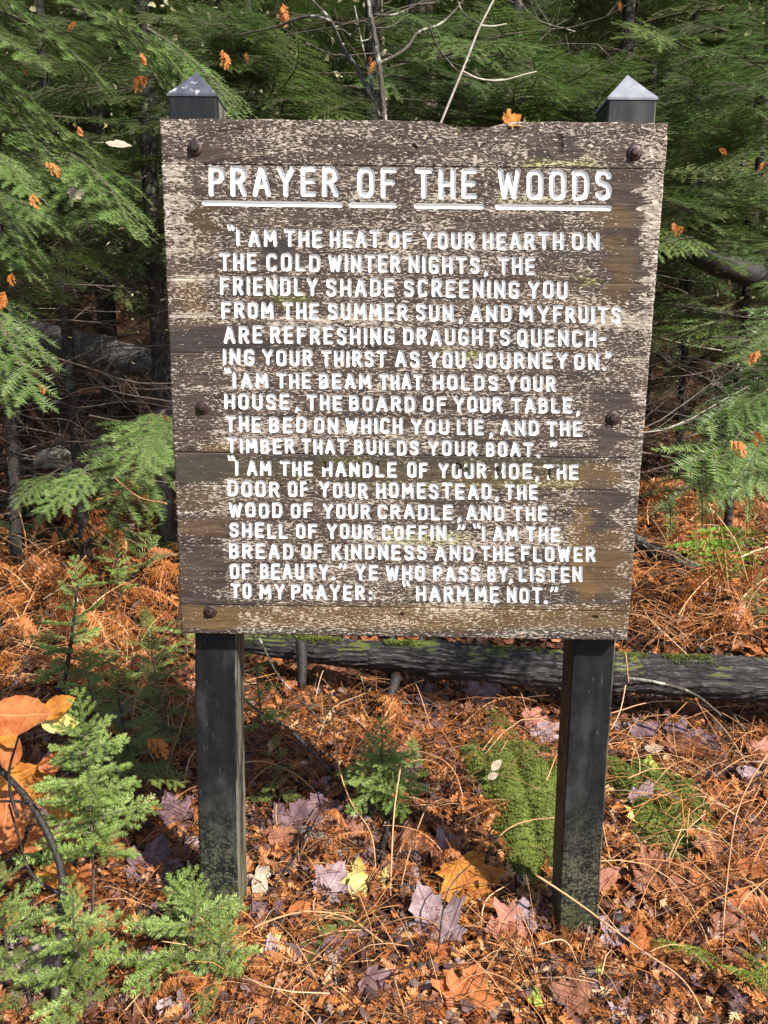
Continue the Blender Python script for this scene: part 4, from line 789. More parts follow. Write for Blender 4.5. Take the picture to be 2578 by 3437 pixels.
def rock(px, py, r, lab, sq=.6, mat=None, seed=0, lift=0):
    g = G(px, py); rs = np.random.RandomState(seed); k, n_ = 14, 9; V = []
    for i in range(n_):
        ph = math.pi*(i+.0)/(n_-1)-math.pi/2
        for j in range(k):
            th = 2*math.pi*j/k; V.append([math.cos(ph)*math.cos(th), math.cos(ph)*math.sin(th), math.sin(ph)*sq])
    V = np.array(V); d = rs.normal(0, 1, (6, 3)); s = 1+sum(.09*np.sin(V@d_*2.2+i) for i, d_ in enumerate(d)); V = np.sign(V)*np.abs(V)**.85*s[:, None]*r
    i = np.arange(n_-1)[:, None]*k; j = np.arange(k)[None]; j2 = (j+1) % k; q = np.stack([i+j, i+j2, i+k+j2, i+k+j], -1).reshape(-1, 4)
    o_ = obj('rock', build('rock', V, q, mat, smooth=False)); o_.location = Vector((g[0], g[1], g[2]+r*sq*.5+lift)); return tag(o_, lab, 'rock')
M['stone'] = bark_mat('pale_stone', (.22, .19, .15), (.42, .37, .29), (.62, .57, .46), 4, 4, bd=.02, lich=.1, lc=(.12, .15, .07))
for i, (x, y, r, l) in enumerate(((190, 1560, .16, 'pale stone block in the woods beside the second trunk from the left'), (345, 1540, .13, 'pale stone seen between the two slim fir trunks left of the sign'), (450, 1510, .14, 'cream stone just left of the dark trunk by the sign'), (540, 1490, .16, 'cream stone behind the dark trunk that stands by the board edge'), (250, 1600, .12, 'grey stone low in the row of pale stones in the woods'))): rock(x, y, r, l, .75, M['stone'], i)
def stick(name, pts, r0, r1, mat, label, cat='stick', k=7, n_=30, wob=.0, grp=None):
    """pts: (px, py, lift above the ground) or (px, py, None, distance)"""
    q = [Q(p_[0], p_[1], p_[3]) if len(p_) == 4 else G(p_[0], p_[1])+np.array([0, 0, p_[2]]) for p_ in pts]
    q = smooth_path(q, n_); rs = np.random.RandomState(int(pts[0][0]) % 999); q = q+rs.normal(0, wob, q.shape); mb = MB(); mb.tube(q-q[0], np.linspace(r0, r1, n_), k, 0, .5)
    o_ = obj(name, mb.mesh(name, [mat])); o_.location = Vector([float(c) for c in q[0]]); return tag(o_, label, cat, grp)
st_ = stick('tree_stump', [(2062, 3150, -.02), (2064, 3150, .03), (2063, 3150, .065)], .019, .016, M['stick'], 'small charred stump right against the right post foot', 'stump', 12, 10, .0006)
stick('broken_stick', [(2175, 3285, .03), (2250, 3350, .025), (2345, 3440, .01)], .010, .014, M['stick'], 'thick dark broken stick at the lower right, below the stump', 'stick', 9, 20, .0004)
stick('broken_stick', [(1860, 3255, .012), (1960, 3285, .016), (2095, 3300, .02)], .006, .009, M['rotten'], 'grey-brown stick lying right of the large mauve leaf, near the right post foot')
stick('broken_stick', [(1190, 2725, .02), (1270, 2730, .05), (1303, 2790, .05), (1284, 2900, .03), (1298, 3030, .0)], .006, .007, M['stick'], 'black crooked stick standing between the two posts', wob=.0008)
stick('broken_stick', [(1335, 3030, .02), (1370, 3060, .02), (1420, 3105, .015)], .007, .006, M['paletwig'], 'whitish stick tip above the large mauve leaf')
stick('broken_stick', [(1760, 3180, .02), (1900, 3330, .03), (2000, 3370, .02), (2140, 3380, .03), (2200, 3300, .03)], .004, .005, M['stick'], 'long bent dark twig along the bottom right of the ground')
stick('broken_stick', [(1600, 3120, .01), (1700, 3190, .02), (1850, 3300, .01), (1950, 3400, .01)], .004, .003, M['stick'], 'thin dark twig running down from the orange maple leaf')
stick('broken_stick', [(980, 3300, .0), (1060, 3360, .01), (1110, 3420, .01)], .010, .012, M['stick'], 'dark rotten stick under the straw stalks at the bottom centre')
stick('broken_stick', [(900, 3040, .03), (1000, 2920, .05), (1090, 2790, .09)], .0028, .002, M['stick'], 'thin slanting twig right of the left post, crossing the rotten wood')
stick('broken_stick', [(730, 2785, .03), (850, 2785, .03), (1000, 2775, .03), (1120, 2750, .02)], .0028, .0018, M['stick'], 'thin horizontal twig right of the left post')
stick('rotten_wood', [(1010, 2820, .02), (1090, 2850, .022), (1180, 2905, .01)], .026, .004, M['rotten'], 'weathered pointed piece of rotten wood among the leaves', 'wood', 9, 14, .0015)
stick('broken_stick', [(760, 2290, None, 2.3), (860, 2380, None, 2.25), (960, 2440, None, 2.2), (1110, 2590, None, 2.1)], .0045, .003, M['greytwig'], 'long thin bare branch slanting below the board, right of the left post')
stick('broken_stick', [(870, 2140, None, 2.6), (930, 2260, None, 2.5), (1010, 2350, None, 2.4), (1090, 2430, None, 2.3)], .004, .002, M['greytwig'], 'second thin bare branch under the board, steeper than its neighbour')
stick('broken_stick', [(2100, 2275, None, 2.45), (2200, 2290, None, 2.4), (2330, 2330, None, 2.4), (2420, 2400, None, 2.4)], .006, .004, M['greytwig'], 'grey branch lying along the front of the fallen log at right')

# ------------------------------------------------------------------ leaves
def leaf_mat(name, a, b_, vein, spots=(.08, .04, .03), sp_amt=.5, rough=.5, tr=.2):
    m, nt, b = new_mat(name); n = N(nt); at = nt.nodes.new('ShaderNodeAttribute'); at.attribute_name = 'leafxy'; s = n.n('ShaderNodeSeparateXYZ'); nt.links.new(at.outputs['Vector'], s.inputs[0]); x, y, kd = s.outputs
    vm = 0
    for ang in (0, 50, -50, 80, -80):
        ca, sa = math.cos(math.radians(ang)), math.sin(math.radians(ang))
        d = n.m('ABSOLUTE', n.m('SUBTRACT', n.m('MULTIPLY', x, ca), n.m('MULTIPLY', y, sa))); al = n.m('ADD', n.m('MULTIPLY', x, sa), n.m('MULTIPLY', y, ca))
        k = n.m('MULTIPLY', n.sstep(d, .022, .006), n.sstep(al, 0, .02))
        if ang: k = n.m('MULTIPLY', k, n.m('LESS_THAN', kd, .5))
        vm = k if vm == 0 else n.m('MAXIMUM', vm, k)
    side = n.m('SINE', n.m('MULTIPLY', n.m('SUBTRACT', y, n.m('MULTIPLY', n.m('ABSOLUTE', x), .8)), 62)); vm = n.m('MAXIMUM', vm, n.m('MULTIPLY', n.sstep(side, .82, 1), .45))
    r = n.rnd(); cv = n.n('ShaderNodeCombineXYZ'); n.put(cv.inputs[0], x); n.put(cv.inputs[1], y); n.put(cv.inputs[2], n.m('MULTIPLY', r, 40))
    f = n.noise(cv.outputs[0], 4, 5, .65); f2 = n.noise(cv.outputs[0], 17, 4, .6)
    c = n.mix(n.sstep(f, .35, .65), a, b_); c = n.mix(n.m('MULTIPLY', n.sstep(f2, .56, .68), sp_amt), c, spots); c = n.mix(n.m('MULTIPLY', vm, .6), c, vein)
    n.put(b.inputs['Base Color'], c); b.inputs['Roughness'].default_value = .6; b.inputs['Specular IOR Level'].default_value = .2
    n.put(b.inputs['Normal'], n.bump(n.m('ADD', vm, f2), .6, .002))
    t = n.n('ShaderNodeBsdfTranslucent'); n.put(t.inputs[0], c); mx = n.n('ShaderNodeMixShader'); mx.inputs[0].default_value = tr
    nt.links.new(b.outputs[0], mx.inputs[1]); nt.links.new(t.outputs[0], mx.inputs[2]); nt.links.new(mx.outputs[0], nt.nodes['Material Output'].inputs[0]); return m
LM = {'mauve': leaf_mat('mauve_leaf', (.27, .18, .185), (.44, .335, .34), (.16, .08, .08)), 'dmauve': leaf_mat('dark_mauve_leaf', (.11, .06, .07), (.24, .15, .16), (.09, .04, .04)),
      'brown': leaf_mat('brown_leaf', (.16, .06, .03), (.33, .14, .08), (.10, .04, .02)), 'orange': leaf_mat('orange_leaf', (.46, .15, .025), (.62, .25, .04), (.66, .36, .10), (.18, .06, .02), .5, tr=.3),
      'rust': leaf_mat('rust_leaf', (.36, .09, .025), (.52, .19, .06), (.6, .3, .14), (.16, .05, .02), tr=.3), 'yellow': leaf_mat('yellow_leaf', (.72, .55, .12), (.85, .72, .28), (.75, .7, .35), (.5, .3, .06), .3, tr=.3),
      'pale': leaf_mat('pale_leaf', (.38, .30, .22), (.52, .44, .34), (.3, .22, .15), (.3, .2, .12), .4), 'pink': leaf_mat('pinkish_leaf', (.34, .12, .08), (.46, .22, .16), (.4, .2, .15)),
      'green': leaf_mat('yellow_green_leaf', (.38, .5, .06), (.55, .65, .12), (.5, .6, .2), (.3, .35, .05), .3, tr=.35), 'oyel': leaf_mat('orange_yellow_leaf', (.36, .12, .025), (.56, .25, .04), (.28, .08, .03), (.28, .09, .02), .8, tr=.25)}
HALF = [(0, -.02), (.12, -.06), (.24, -.10), (.33, -.06), (.36, .02), (.50, .06), (.44, .13), (.36, .20), (.47, .27), (.52, .36), (.68, .50), (.54, .52), (.50, .60), (.40, .55), (.25, .50), (.24, .60), (.30, .70), (.19, .76), (.16, .87), (.05, .93), (0, 1.03)]
def leaf_mesh(kind, seed, curl=.25, matk='brown'):
    rs = np.random.RandomState(seed)
    if kind == 'maple': out = HALF+[(-a, b_) for a, b_ in HALF[-2:0:-1]]; c0 = np.array([0, .36])
    else:
        wdt = .29 if kind == 'oval' else .2; t = np.linspace(0, 1, 14)
        hf = [(wdt*math.sin(math.pi*u**.85)**.8*(1+.05*(i % 2)), u) for i, u in enumerate(t)]; out = hf+[(-a, b_) for a, b_ in hf[-2:0:-1]]; c0 = np.array([0, .5])
    out = np.array(out)+rs.normal(0, .012, (len(out), 2)); k = len(out); rings = [1, .75, .5, .25]; V = []
    for f in rings: V.append(c0+(out-c0)*f)
    V = np.vstack(V+[c0[None]]); x, y = V[:, 0], V[:, 1]; ph = rs.uniform(0, 6.28, 4); ax = rs.uniform(0, 6.28)
    rr_ = np.hypot(x, y-c0[1]); dirn = np.cos(np.arctan2(y-c0[1], x)-ax)
    z = curl*(rr_**2*(.5+.7*dirn)*1.3+.10*np.sin(x*9+ph[0])*rr_*2+.08*np.sin(y*8+ph[1])+.06*np.sin((x+y)*15+ph[2])*rr_)+.10*curl*np.abs(x)*4*rs.uniform(-1, 1)+rs.normal(0, .008, len(x))
    sh = 1-abs(curl)*.25*rr_
    P3 = np.c_[x*sh, (y-c0[1])*sh, z]; q = []
    for r_ in range(3):
        for j in range(k): j2 = (j+1) % k; q.append([r_*k+j, r_*k+j2, (r_+1)*k+j2, (r_+1)*k+j])
    tr = [[3*k+j, 3*k+(j+1) % k, 4*k] for j in range(k)]
    # petiole
    mb = MB(); mb.add(P3, tr, q, 0)
    if kind != 'round': mb.tube(np.array([[0, -c0[1]-.02, z[0]], [.02, -c0[1]-.2, z[0]-.03], [.05, -c0[1]-.42, z[0]+.02]]), [.014, .011, .012], 4, 0)
    me = mb.mesh('leaf', [LM[matk]]); nv = len(me.vertices); xy = np.zeros((nv, 3), np.float32); xy[:len(x), 0] = x; xy[:len(x), 1] = y; xy[:, 2] = 0 if kind == 'maple' else 1; xy[len(x):, 0] = 2
    a = me.attributes.new('leafxy', 'FLOAT_VECTOR', 'POINT'); a.data.foreach_set('vector', xy.ravel()); return me
_lm = {}
def get_leaf(kind, col_, v, curl=.3):
    key = (kind, col_, v % 4, curl)
    if key not in _lm: _lm[key] = leaf_mesh(kind, hash((kind, v % 4)) % 97 if False else (len(kind)*7+v % 4), curl, col_)
    return _lm[key]
def leaf_mat4(pos, size, yaw, nrm):
    z = Vector([float(c) for c in U(nrm)]); y = Vector((math.sin(yaw), math.cos(yaw), 0)); y = (y-z*y.dot(z)).normalized(); x = y.cross(z)
    R_ = Matrix((x, y, z)).transposed().to_4x4()@Matrix.Scale(size, 4); R_.translation = Vector([float(c) for c in pos]); return R_
rl = random.Random(5)
def put_leaf(px, py, spx, kind, colr, label, yaw=None, lift=.038, d=None, nrm=None, grp=None, nm=None, curl=.3, parent=None):
    p = G(px, py)+np.array([0, 0, lift]) if d is None else Q(px, py, d); dist = np.linalg.norm(p-CAM); size = spx/F*dist
    yaw = rl.uniform(0, 6.28) if yaw is None else math.radians(yaw); nrm = np.array([rl.gauss(0, .22), -.6+rl.gauss(0, .2), 1]) if nrm is None else np.array(nrm, float)
    me = get_leaf(kind, colr, rl.randint(0, 3), curl); mw = leaf_mat4(p, size, yaw, nrm)
    if parent is not None: return obj('leaf', me, parent, Matrix.Translation(-parent.location)@mw)
    o_ = obj(nm or {'maple': 'maple_leaf', 'oval': 'fallen_leaf', 'lance': 'fallen_leaf', 'round': 'fallen_leaf'}[kind], me, None, mw); return tag(o_, label, 'leaf', grp)
for a in [
 (1455, 3150, 185, 'maple', 'mauve', 'large mauve-grey maple leaf lying face up between the posts at the front', -10),
 (1112, 3008, 115, 'maple', 'mauve', 'mauve maple leaf beside the yellow leaflets, right of the left post foot', 20),
 (1492, 2890, 100, 'maple', 'mauve', 'mauve-grey maple leaf just above the orange-yellow leaf, left of the moss', 60),
 (1420, 2872, 70, 'maple', 'mauve', 'small pale mauve leaf left of its larger neighbour above the orange-yellow leaf', 110),
 (1375, 2895, 150, 'maple', 'brown', 'broad brown leaf behind the upright straw stalks between the posts', 80),
 (975, 2805, 140, 'maple', 'dmauve', 'crumpled dark mauve leaf right of the left post, above the rotten wood', 30),
 (955, 2850, 110, 'oval', 'brown', 'reddish brown leaf tucked left of the rotten wood', 70),
 (1080, 2775, 130, 'maple', 'dmauve', 'dark mauve leaf above the rotten wood, under the arched straw stalk', 200),
 (1570, 3005, 185, 'maple', 'oyel', 'large orange-yellow blotched maple leaf left of the right post foot', 160),
 (1750, 3105, 70, 'maple', 'mauve', 'small lilac leaf just left of the right post foot', 20),
 (1700, 3155, 125, 'maple', 'pink', 'pinkish torn leaf below the small lilac leaf', 250),
 (2180, 2740, 135, 'maple', 'mauve', 'mauve maple leaf on the moss right of the right post', 85),
 (2155, 2795, 115, 'maple', 'yellow', 'bright yellow maple leaf under the mauve one right of the right post', 170),
 (2190, 2950, 110, 'maple', 'brown', 'brown maple leaf right of the right post, above the stump', 30),
 (2293, 3040, 110, 'oval', 'brown', 'brown creased leaf right of the stump', 130),
 (2345, 3005, 80, 'oval', 'rust', 'rust coloured leaf leaning on the brown creased leaf', 160),
 (2502, 2966, 120, 'oval', 'rust', 'orange-brown leaf at the right photo edge', 60),
 (2525, 3096, 110, 'maple', 'rust', 'rust brown leaf at the right edge, above the green ferns', 210),
 (2440, 3153, 110, 'oval', 'brown', 'dull brown leaf behind the tall straw stalk at right', 100),
 (85, 3360, 190, 'maple', 'mauve', 'large grey-mauve maple leaf in the bottom left corner', 25),
 (510, 2945, 150, 'maple', 'dmauve', 'dark purple-brown leaf left of the left post foot', 5),
 (586, 2760, 110, 'maple', 'dmauve', 'dark mauve leaf close to the left side of the left post', 320),
 (325, 3179, 80, 'oval', 'rust', 'small red-orange leaf in the dark at the lower left', 200),
 (1623, 2365, 130, 'maple', 'mauve', 'mauve leaf lying below the fallen log, between the posts', 40),
 (1800, 2455, 105, 'maple', 'pink', 'reddish creased leaf just left of the right post', 90),
 (1830, 2497, 95, 'maple', 'mauve', 'mauve leaf touching the left side of the right post', 140),
 (2167, 2495, 100, 'maple', 'dmauve', 'dark mauve leaf right of the right post, below the log', 40),
 (2285, 2507, 110, 'maple', 'dmauve', 'second dark mauve leaf below the log, further right', 100),
 (2192, 2547, 65, 'oval', 'pale', 'small tan leaf below the two dark mauve leaves', 80),
 (1728, 2632, 50, 'oval', 'pale', 'tan oval leaf lying on the moss cushion', 10),
 (2010, 3306, 40, 'oval', 'green', 'tiny green leaf below the right post foot', 0),
 (1450, 2385, 110, 'maple', 'dmauve', 'dark leaf below the log near the middle of the photo', 60),
 (1105, 2290, 100, 'maple', 'brown', 'brown leaf under the fallen log left of the middle', 60),
 (917, 3232, 80, 'maple', 'yellow', 'yellow leaf under the straw stalks, right of the left post foot', 100),
 (1025, 3105, 115, 'oval', 'rust', 'rust orange leaf below the mauve leaf between the posts', 70),
 (1568, 3385, 140, 'maple', 'rust', 'orange-brown leaf at the bottom edge, right of the middle', 20),
 (426, 1790, 60, 'maple', 'pale', 'whitish curled leaf on the mossy log behind the firs', 100),
 (1510, 3400, 110, 'maple', 'rust', 'rust leaf at the bottom edge under the straw stalks', 220),
 (2380, 2900, 110, 'maple', 'brown', 'brown leaf near the tall straw stalk, on red-brown litter', 190),
 (1920, 3390, 110, 'maple', 'brown', 'brown leaf at the bottom edge below the right post', 290),
 (760, 3340, 110, 'maple', 'brown', 'brown leaf at the bottom edge below the left post', 45),
 (1260, 3360, 100, 'maple', 'dmauve', 'dark mauve leaf at the bottom edge near the middle', 130)]: put_leaf(*a[:6], yaw=a[6])
put_leaf(2034, 2945, 105, 'oval', 'pink', 'pale pink leaf standing upright against the right side of the right post', 0, d=1.66, nrm=(.3, -1, .2))
put_leaf(1322, 2632, 52, 'oval', 'green', 'lime green leaf stuck on the upright straw stalk', 20, d=1.95, nrm=(.1, -1, .3))
put_leaf(1666, 2567, 48, 'oval', 'pale', 'cream leaf hanging upper of two above the moss', 10, d=2.1, nrm=(.2, -1, .3)); put_leaf(1655, 2604, 40, 'oval', 'pale', 'cream leaf hanging lower of two above the moss', 30, d=2.08, nrm=(.2, -1, .3))
put_leaf(1716, 402, 60, 'maple', 'orange', 'small curled orange leaf resting on the top edge of the board', 10, d=1.51, nrm=(.2, -1, .2), curl=.6)
put_leaf(400, 486, 80, 'lance', 'pale', 'dry tan leaf caught on the fir bough left of the board', 85, d=2.05, nrm=(.1, -.8, .6))
put_leaf(255, 650, 50, 'maple', 'pale', 'pale curled leaf caught in the fir needles above the dark trunks', 40, d=2.1, nrm=(.1, -1, .5)) 
def compound(px, py, s, colr, label, n_=3):
    p = G(px, py)+np.array([0, 0, .03]); t = thing('leafy_sprig', p, label, 'sprig'); mb = MB(); mb.tube(np.array([[0, 0, -.035], [0, 0, -.01], [.002, 0, .002]]), .0012, 4); obj('stem', mb.mesh('stem', [M['straw']]), t)
    for k in range(n_):
        a = math.radians([10, 165, 250, 60, 310][k]); size = s/F*np.linalg.norm(p-CAM)*[1, 1.15, .7, .55, .6][k]; c0 = np.array([math.sin(a), math.cos(a), .1])*size*.52
        obj('leaflet', get_leaf('oval', colr, k, .3), t, leaf_mat4(c0, size, a, (rl.gauss(0, .2), -.5, 1)))
compound(1190, 2992, 85, 'yellow', 'bright yellow leaflets in the litter between the posts', 5); compound(868, 2985, 75, 'pale', 'pale whitish leaflets beside the left post foot', 4); compound(1290, 2985, 45, 'yellow', 'small yellow leaflets behind the straw stalks', 3)
compound(1795, 3395, 38, 'green', 'small green leaflets at the bottom edge below the right post', 5); compound(2180, 2590, 36, 'green', 'yellow-green leaflets on the moss right of the right post', 5); compound(1590, 2560, 34, 'green', 'green leaflets at the upper left of the moss cushion', 4)
compound(2540, 1530, 60, 'green', 'yellow-green leaves below the fir boughs at the right edge', 4)
# many more, nothing tells these apart
GL = 'brown fallen leaves scattered in the litter'
for i in range(290):
    px = rl.uniform(-60, 2640); py = rl.uniform(2330, 3480)
    if any(((px-a_)/180)**2+((py-b_)/240)**2 < 1 for a_, b_ in ((1715, 2730), (2190, 2740))): continue
    put_leaf(px, py, rl.choice([40, 55, 65, 75, 90, 105, 125])*rl.uniform(.8, 1.1), rl.choice(['maple', 'maple', 'oval']), rl.choice(['brown', 'brown', 'rust', 'dmauve', 'brown', 'dmauve', 'rust', 'mauve', 'pink']), 'dry leaf among the brown litter on the ground', lift=rl.uniform(.006, .03), grp=GL, curl=.6)
# far leaves in the shade: low detail
V_, T_ = [], []
me0 = leaf_mesh('maple', 3, .5)
# ------------------------------------------------------------------ litter: bits of cedar, needles, straw, crumbs
def cedar_bit(seed):
    rs = np.random.RandomState(seed); V = []; n_ = 7; L_ = 1.0
    for i in range(n_):
        t = (i+.5)/n_
        for sd in (-1, 1):
            ln = .42*(1-t*.75)*rs.uniform(.7, 1.1); b0 = np.array([t*L_*.85, 0, .06*math.sin(t*3+seed)]); d = U([.75, sd*.8, rs.normal(0, .35)])
            w = np.array([.045, -sd*.02, 0]); V += [b0-w, b0+w, b0+d*ln*.6+w*1.1, b0-w, b0+d*ln*.6+w*1.1, b0+d*ln-w*.2]
    V += [np.array([0, -.03, 0]), np.array([0, .03, 0]), np.array([L_, 0, .05])]
    V = np.array(V); return V, np.arange(len(V)).reshape(-1, 3), rs.normal(0, .05, len(V))
CED = [cedar_bit(i) for i in range(5)]
def crumb(seed):
    rs = np.random.RandomState(seed); k = 6; a = np.arange(k)*2*np.pi/k; r = rs.uniform(.3, .6, k); V = np.vstack([np.c_[r*np.cos(a), r*np.sin(a)*.7, rs.normal(0, .18, k)], [[0, 0, .08]]])
    return V, np.array([[j, (j+1) % k, k] for j in range(k)]), rs.normal(0, .06, k+1)
CRB = [crumb(i) for i in range(6)]
def straw_bit(seed):
    rs = np.random.RandomState(seed); t = np.linspace(0, 1, 5); pts = np.c_[t-.5, rs.uniform(-.25, .25)*t**2, rs.uniform(-.1, .3)*np.sin(t*3)]; mb = MB(); mb.tube(pts, [.006, .006, .005, .004, .003], 3, cap=False)
    V = np.vstack(mb.V); q = np.vstack(mb.Q); return V, np.vstack([q[:, :3], q[:, [0, 2, 3]]]), rs.normal(0, .05, len(V))
STW = [straw_bit(i) for i in range(6)]
def px_field(rs, n_, x0, x1, y0, y1):
    """points on the ground, evenly spread over the strip of ground between two distances"""
    return None
def gpts(rs, n_, ya, yb, marg=.25, powr=1.0):
    y = ya+(yb-ya)*rs.rand(n_)**powr; hw_ = .53*(y+1.5)/1.0+marg; x = rs.uniform(-1, 1, n_)*hw_; return x, y
MOSS = []
for (xa, xb), (ya_, yb_) in (((1560, 1870), (2500, 2960)), ((2060, 2330), (2570, 2900)), ((1620, 1720), (2390, 2500))):
    A, B = G(xa, yb_), G(xb, ya_); C0 = (A+B)/2; MOSS.append((C0[0], C0[1], abs(G(xb, (ya_+yb_)/2)[0]-G(xa, (ya_+yb_)/2)[0])/2, abs(B[1]-A[1])/2))
def lay(name, var, mat, n_, ya, yb, smin, smax, tm, ts, seed, label, lift=(.0, .015), tilt=.5, powr=1.0, stretch=None):
    rs = np.random.RandomState(seed); x, y = gpts(rs, n_, ya, yb, powr=powr)
    for mx_, my_, ra, rb_ in MOSS: ins = (((x-mx_)/ra)**2+((y-my_)/rb_)**2 < .95) & (rs.rand(len(x)) > .07); x, y = x[~ins], y[~ins]
    n_ = len(x); z = ground(x, y)+rs.uniform(*lift, n_); cl = vn2(x, y, seed)
    return scatter(name, var, mat, np.c_[x, y, z], rot_arr(rs, n_, tilt), rs.uniform(smin, smax, n_), tm+rs.normal(0, ts, n_)+(cl-.5)*.35, label)
_v2 = np.random.RandomState(77)
_w2 = [(_v2.uniform(-9, 9, 2), _v2.uniform(0, 6.28)) for _ in range(7)]
def vn2(x, y, seed=0): return .5+.5*np.clip(sum(np.sin(k[0]*x+k[1]*y+ph+seed) for k, ph in _w2)/3, -1, 1)
lay('cedar_litter', CED, M['litter'], 14500, -.5, 1.4, .022, .066, .56, .20, 1, 'rust-orange bits of dead fern and cedar in the litter', (.0, .03), .5)
lay('cedar_litter', CED, M['litter'], 5000, 1.2, 4.2, .03, .075, .50, .16, 2, 'rust-brown fern bits further back on the forest floor', (.0, .03), .5, 1.3)
lay('crumbled_leaf_litter', CRB, M['litter'], 9500, -.5, 1.4, .010, .034, .26, .17, 3, 'crumbled brown leaf litter covering the ground', (.0, .02), .5)
lay('crumbled_leaf_litter', CRB, M['litter'], 16000, 1.3, 9, .03, .085, .36, .16, 4, 'brown leaf litter covering the shaded ground behind', (.0, .03), .45, 1.5)
lay('dry_needle_litter', STW, M['litter'], 9000, -.5, 1.6, .03, .10, .72, .18, 5, 'thin straw-coloured needles and stalk bits over the litter', (.005, .035), .25)
lay('twig_litter', STW, M['litter'], 2600, -.5, 3.0, .06, .22, .12, .1, 6, 'fine dark twigs over the litter', (.005, .05), .2)

M['grit'] = leafy('grey_leaf_crumbs', [(0, (.03, .018, .016)), (.5, (.13, .075, .068)), (1, (.30, .21, .195))], .6, .1, rnd_w=0, spec=.2)
lay('grey_leaf_litter', CRB, M['grit'], 2000, -.5, 1.6, .015, .04, .5, .2, 7, 'mauve-grey scraps of old leaves in the litter', (.01, .035), .5)
M['paleleaf'] = leafy('pale_understorey_leaves', [(0, (.16, .12, .05)), (.5, (.42, .38, .20)), (1, (.74, .64, .46))], .5, .35, rnd_w=0, spec=.4)
rs = np.random.RandomState(31); n_ = 9000; yy = rs.uniform(2.0, 9, n_)**1.0; xx = rs.uniform(-1, 1, n_)*(.55*(yy+1.5)+.3); cl = vn2(xx*.35+3, yy*.3); zz_ = 1.2+rs.uniform(0, 1, n_)**.8*(.42*(yy+1.5)+.3); kp = cl+rs.uniform(-.25, .25, n_) > .5
scatter('understorey_leaves', CRB, M['paleleaf'], np.c_[xx, yy, zz_][kp], rot_arr(rs, n_, 1.2)[kp], rs.uniform(.015, .042, n_)[kp], rs.normal(.5, .2, n_)[kp], 'pale dry leaves hanging in the understorey behind the sign')
rs = np.random.RandomState(41); tp, tsz, ttn, trt = [], [], [], []
for (n_, x0, x1, y0, y1, s0, s1_, tm) in ((520, -60, 600, 1800, 2450, .12, .38, .72), (800, 2130, 2640, 1480, 2200, .12, .42, .70), (380, 820, 1900, 2330, 2650, .10, .30, .45), (300, 2060, 2620, 2330, 3150, .10, .28, .75), (170, 350, 2100, 3050, 3440, .08, .26, .72), (220, 480, 900, 2150, 2750, .10, .30, .5), (260, 0, 560, 1300, 1800, .2, .5, .25), (260, 2150, 2640, 1100, 1500, .2, .5, .25)):
    for i in range(n_): tp.append(G(rs.uniform(x0, x1), rs.uniform(y0, y1))+[0, 0, rs.uniform(.01, .5)*s1_*.6]); tsz.append(rs.uniform(s0, s1_)); ttn.append(tm+rs.normal(0, .18))
n_ = len(tp); scatter('dry_brush', STW, M['litter'], np.array(tp), rot_arr(rs, n_, .75), np.array(tsz), np.array(ttn), 'tangled thin dry stems and twigs of the undergrowth')
# ------------------------------------------------------------------ moss cushions
mossc = [((1560, 1870), (2500, 2960), .075, 0), ((2060, 2330), (2570, 2900), .06, 1), ((1620, 1720), (2390, 2500), .03, 2), ((2120, 2460), (2330, 2380), .02, 3)]
bl = np.array([[[-.5, 0, 0], [.5, 0, 0], [0, .1, 3.2]]])
mpos, mrot = [], []
for (xa, xb), (ya, yb), hgt, sd in mossc:
    A, B = G(xa, yb), G(xb, ya); C0 = (A+B)/2; rx, ry = abs(G(xb, (ya+yb)/2)[0]-G(xa, (ya+yb)/2)[0])/2*1.15, abs(B[1]-A[1])/2*1.05; rs = np.random.RandomState(sd); k = 46
    u = np.linspace(-1.15, 1.15, k); UU, VV = np.meshgrid(u, u); th = np.arctan2(VV, UU); rad_ = np.hypot(UU, VV)/(1+.16*np.sin(3*th+sd)+.10*np.sin(5*th+2*sd)+.06*np.sin(9*th))
    X_ = C0[0]+UU*rx; Y_ = C0[1]+VV*ry; hh = np.clip(1-rad_**2, -.6, 1); lump = .55+.45*np.abs(np.sin(UU*5+sd)*np.cos(VV*6+1.3*sd))**.6
    Z_ = ground(X_, Y_)+np.where(hh > 0, hgt*np.abs(hh)**.6*lump, hh*.06)+rs.normal(0, .0012, X_.shape)
    q = (np.arange(k-1)[:, None]*k+np.arange(k-1)[None]).ravel(); Vm = np.stack([X_, Y_, Z_], -1).reshape(-1, 3)
    mo = obj('moss_cushion', build('moss_cushion', Vm, np.stack([q, q+1, q+k+1, q+k], 1), M['moss'], tint=rs.uniform(.2, .6, k*k))); tag(mo, ['bumpy green moss cushion between the posts', 'green moss right of the right post', 'small moss patch under the log', 'moss below the right part of the log'][sd], kind='stuff')
    nn = [9000, 6500, 1500, 1500][sd]; uu = rs.uniform(-1, 1, (nn, 2)); fi = ((uu+1.15)/2.3*(k-1)).astype(int); idx = fi[:, 1]*k+fi[:, 0]; ok = hh.ravel()[idx] > .02
    base_ = Vm[idx[ok]]+rs.uniform(-1, 1, (ok.sum(), 3))*[rx*.022, ry*.022, 0]; mpos.append(base_)
mpos = np.vstack(mpos); rs = np.random.RandomState(4)
def mtuft(seed):
    r = np.random.RandomState(seed); V = []
    for i in range(5): a = r.uniform(0, 6.28); d = U([math.cos(a)*.7, math.sin(a)*.7, 1]); s_ = np.array([-math.sin(a), math.cos(a), 0])*.12; V += [-s_, s_, d*1.0]
    return np.array(V), np.arange(15).reshape(-1, 3), np.tile([-.15, -.15, .2], 5)
scatter('moss_fuzz', [mtuft(i) for i in range(4)], M['moss'], mpos, rot_arr(rs, len(mpos), .3), rs.uniform(.005, .011, len(mpos)), rs.normal(.5, .15, len(mpos)), 'fine green fuzz of the moss cushions')
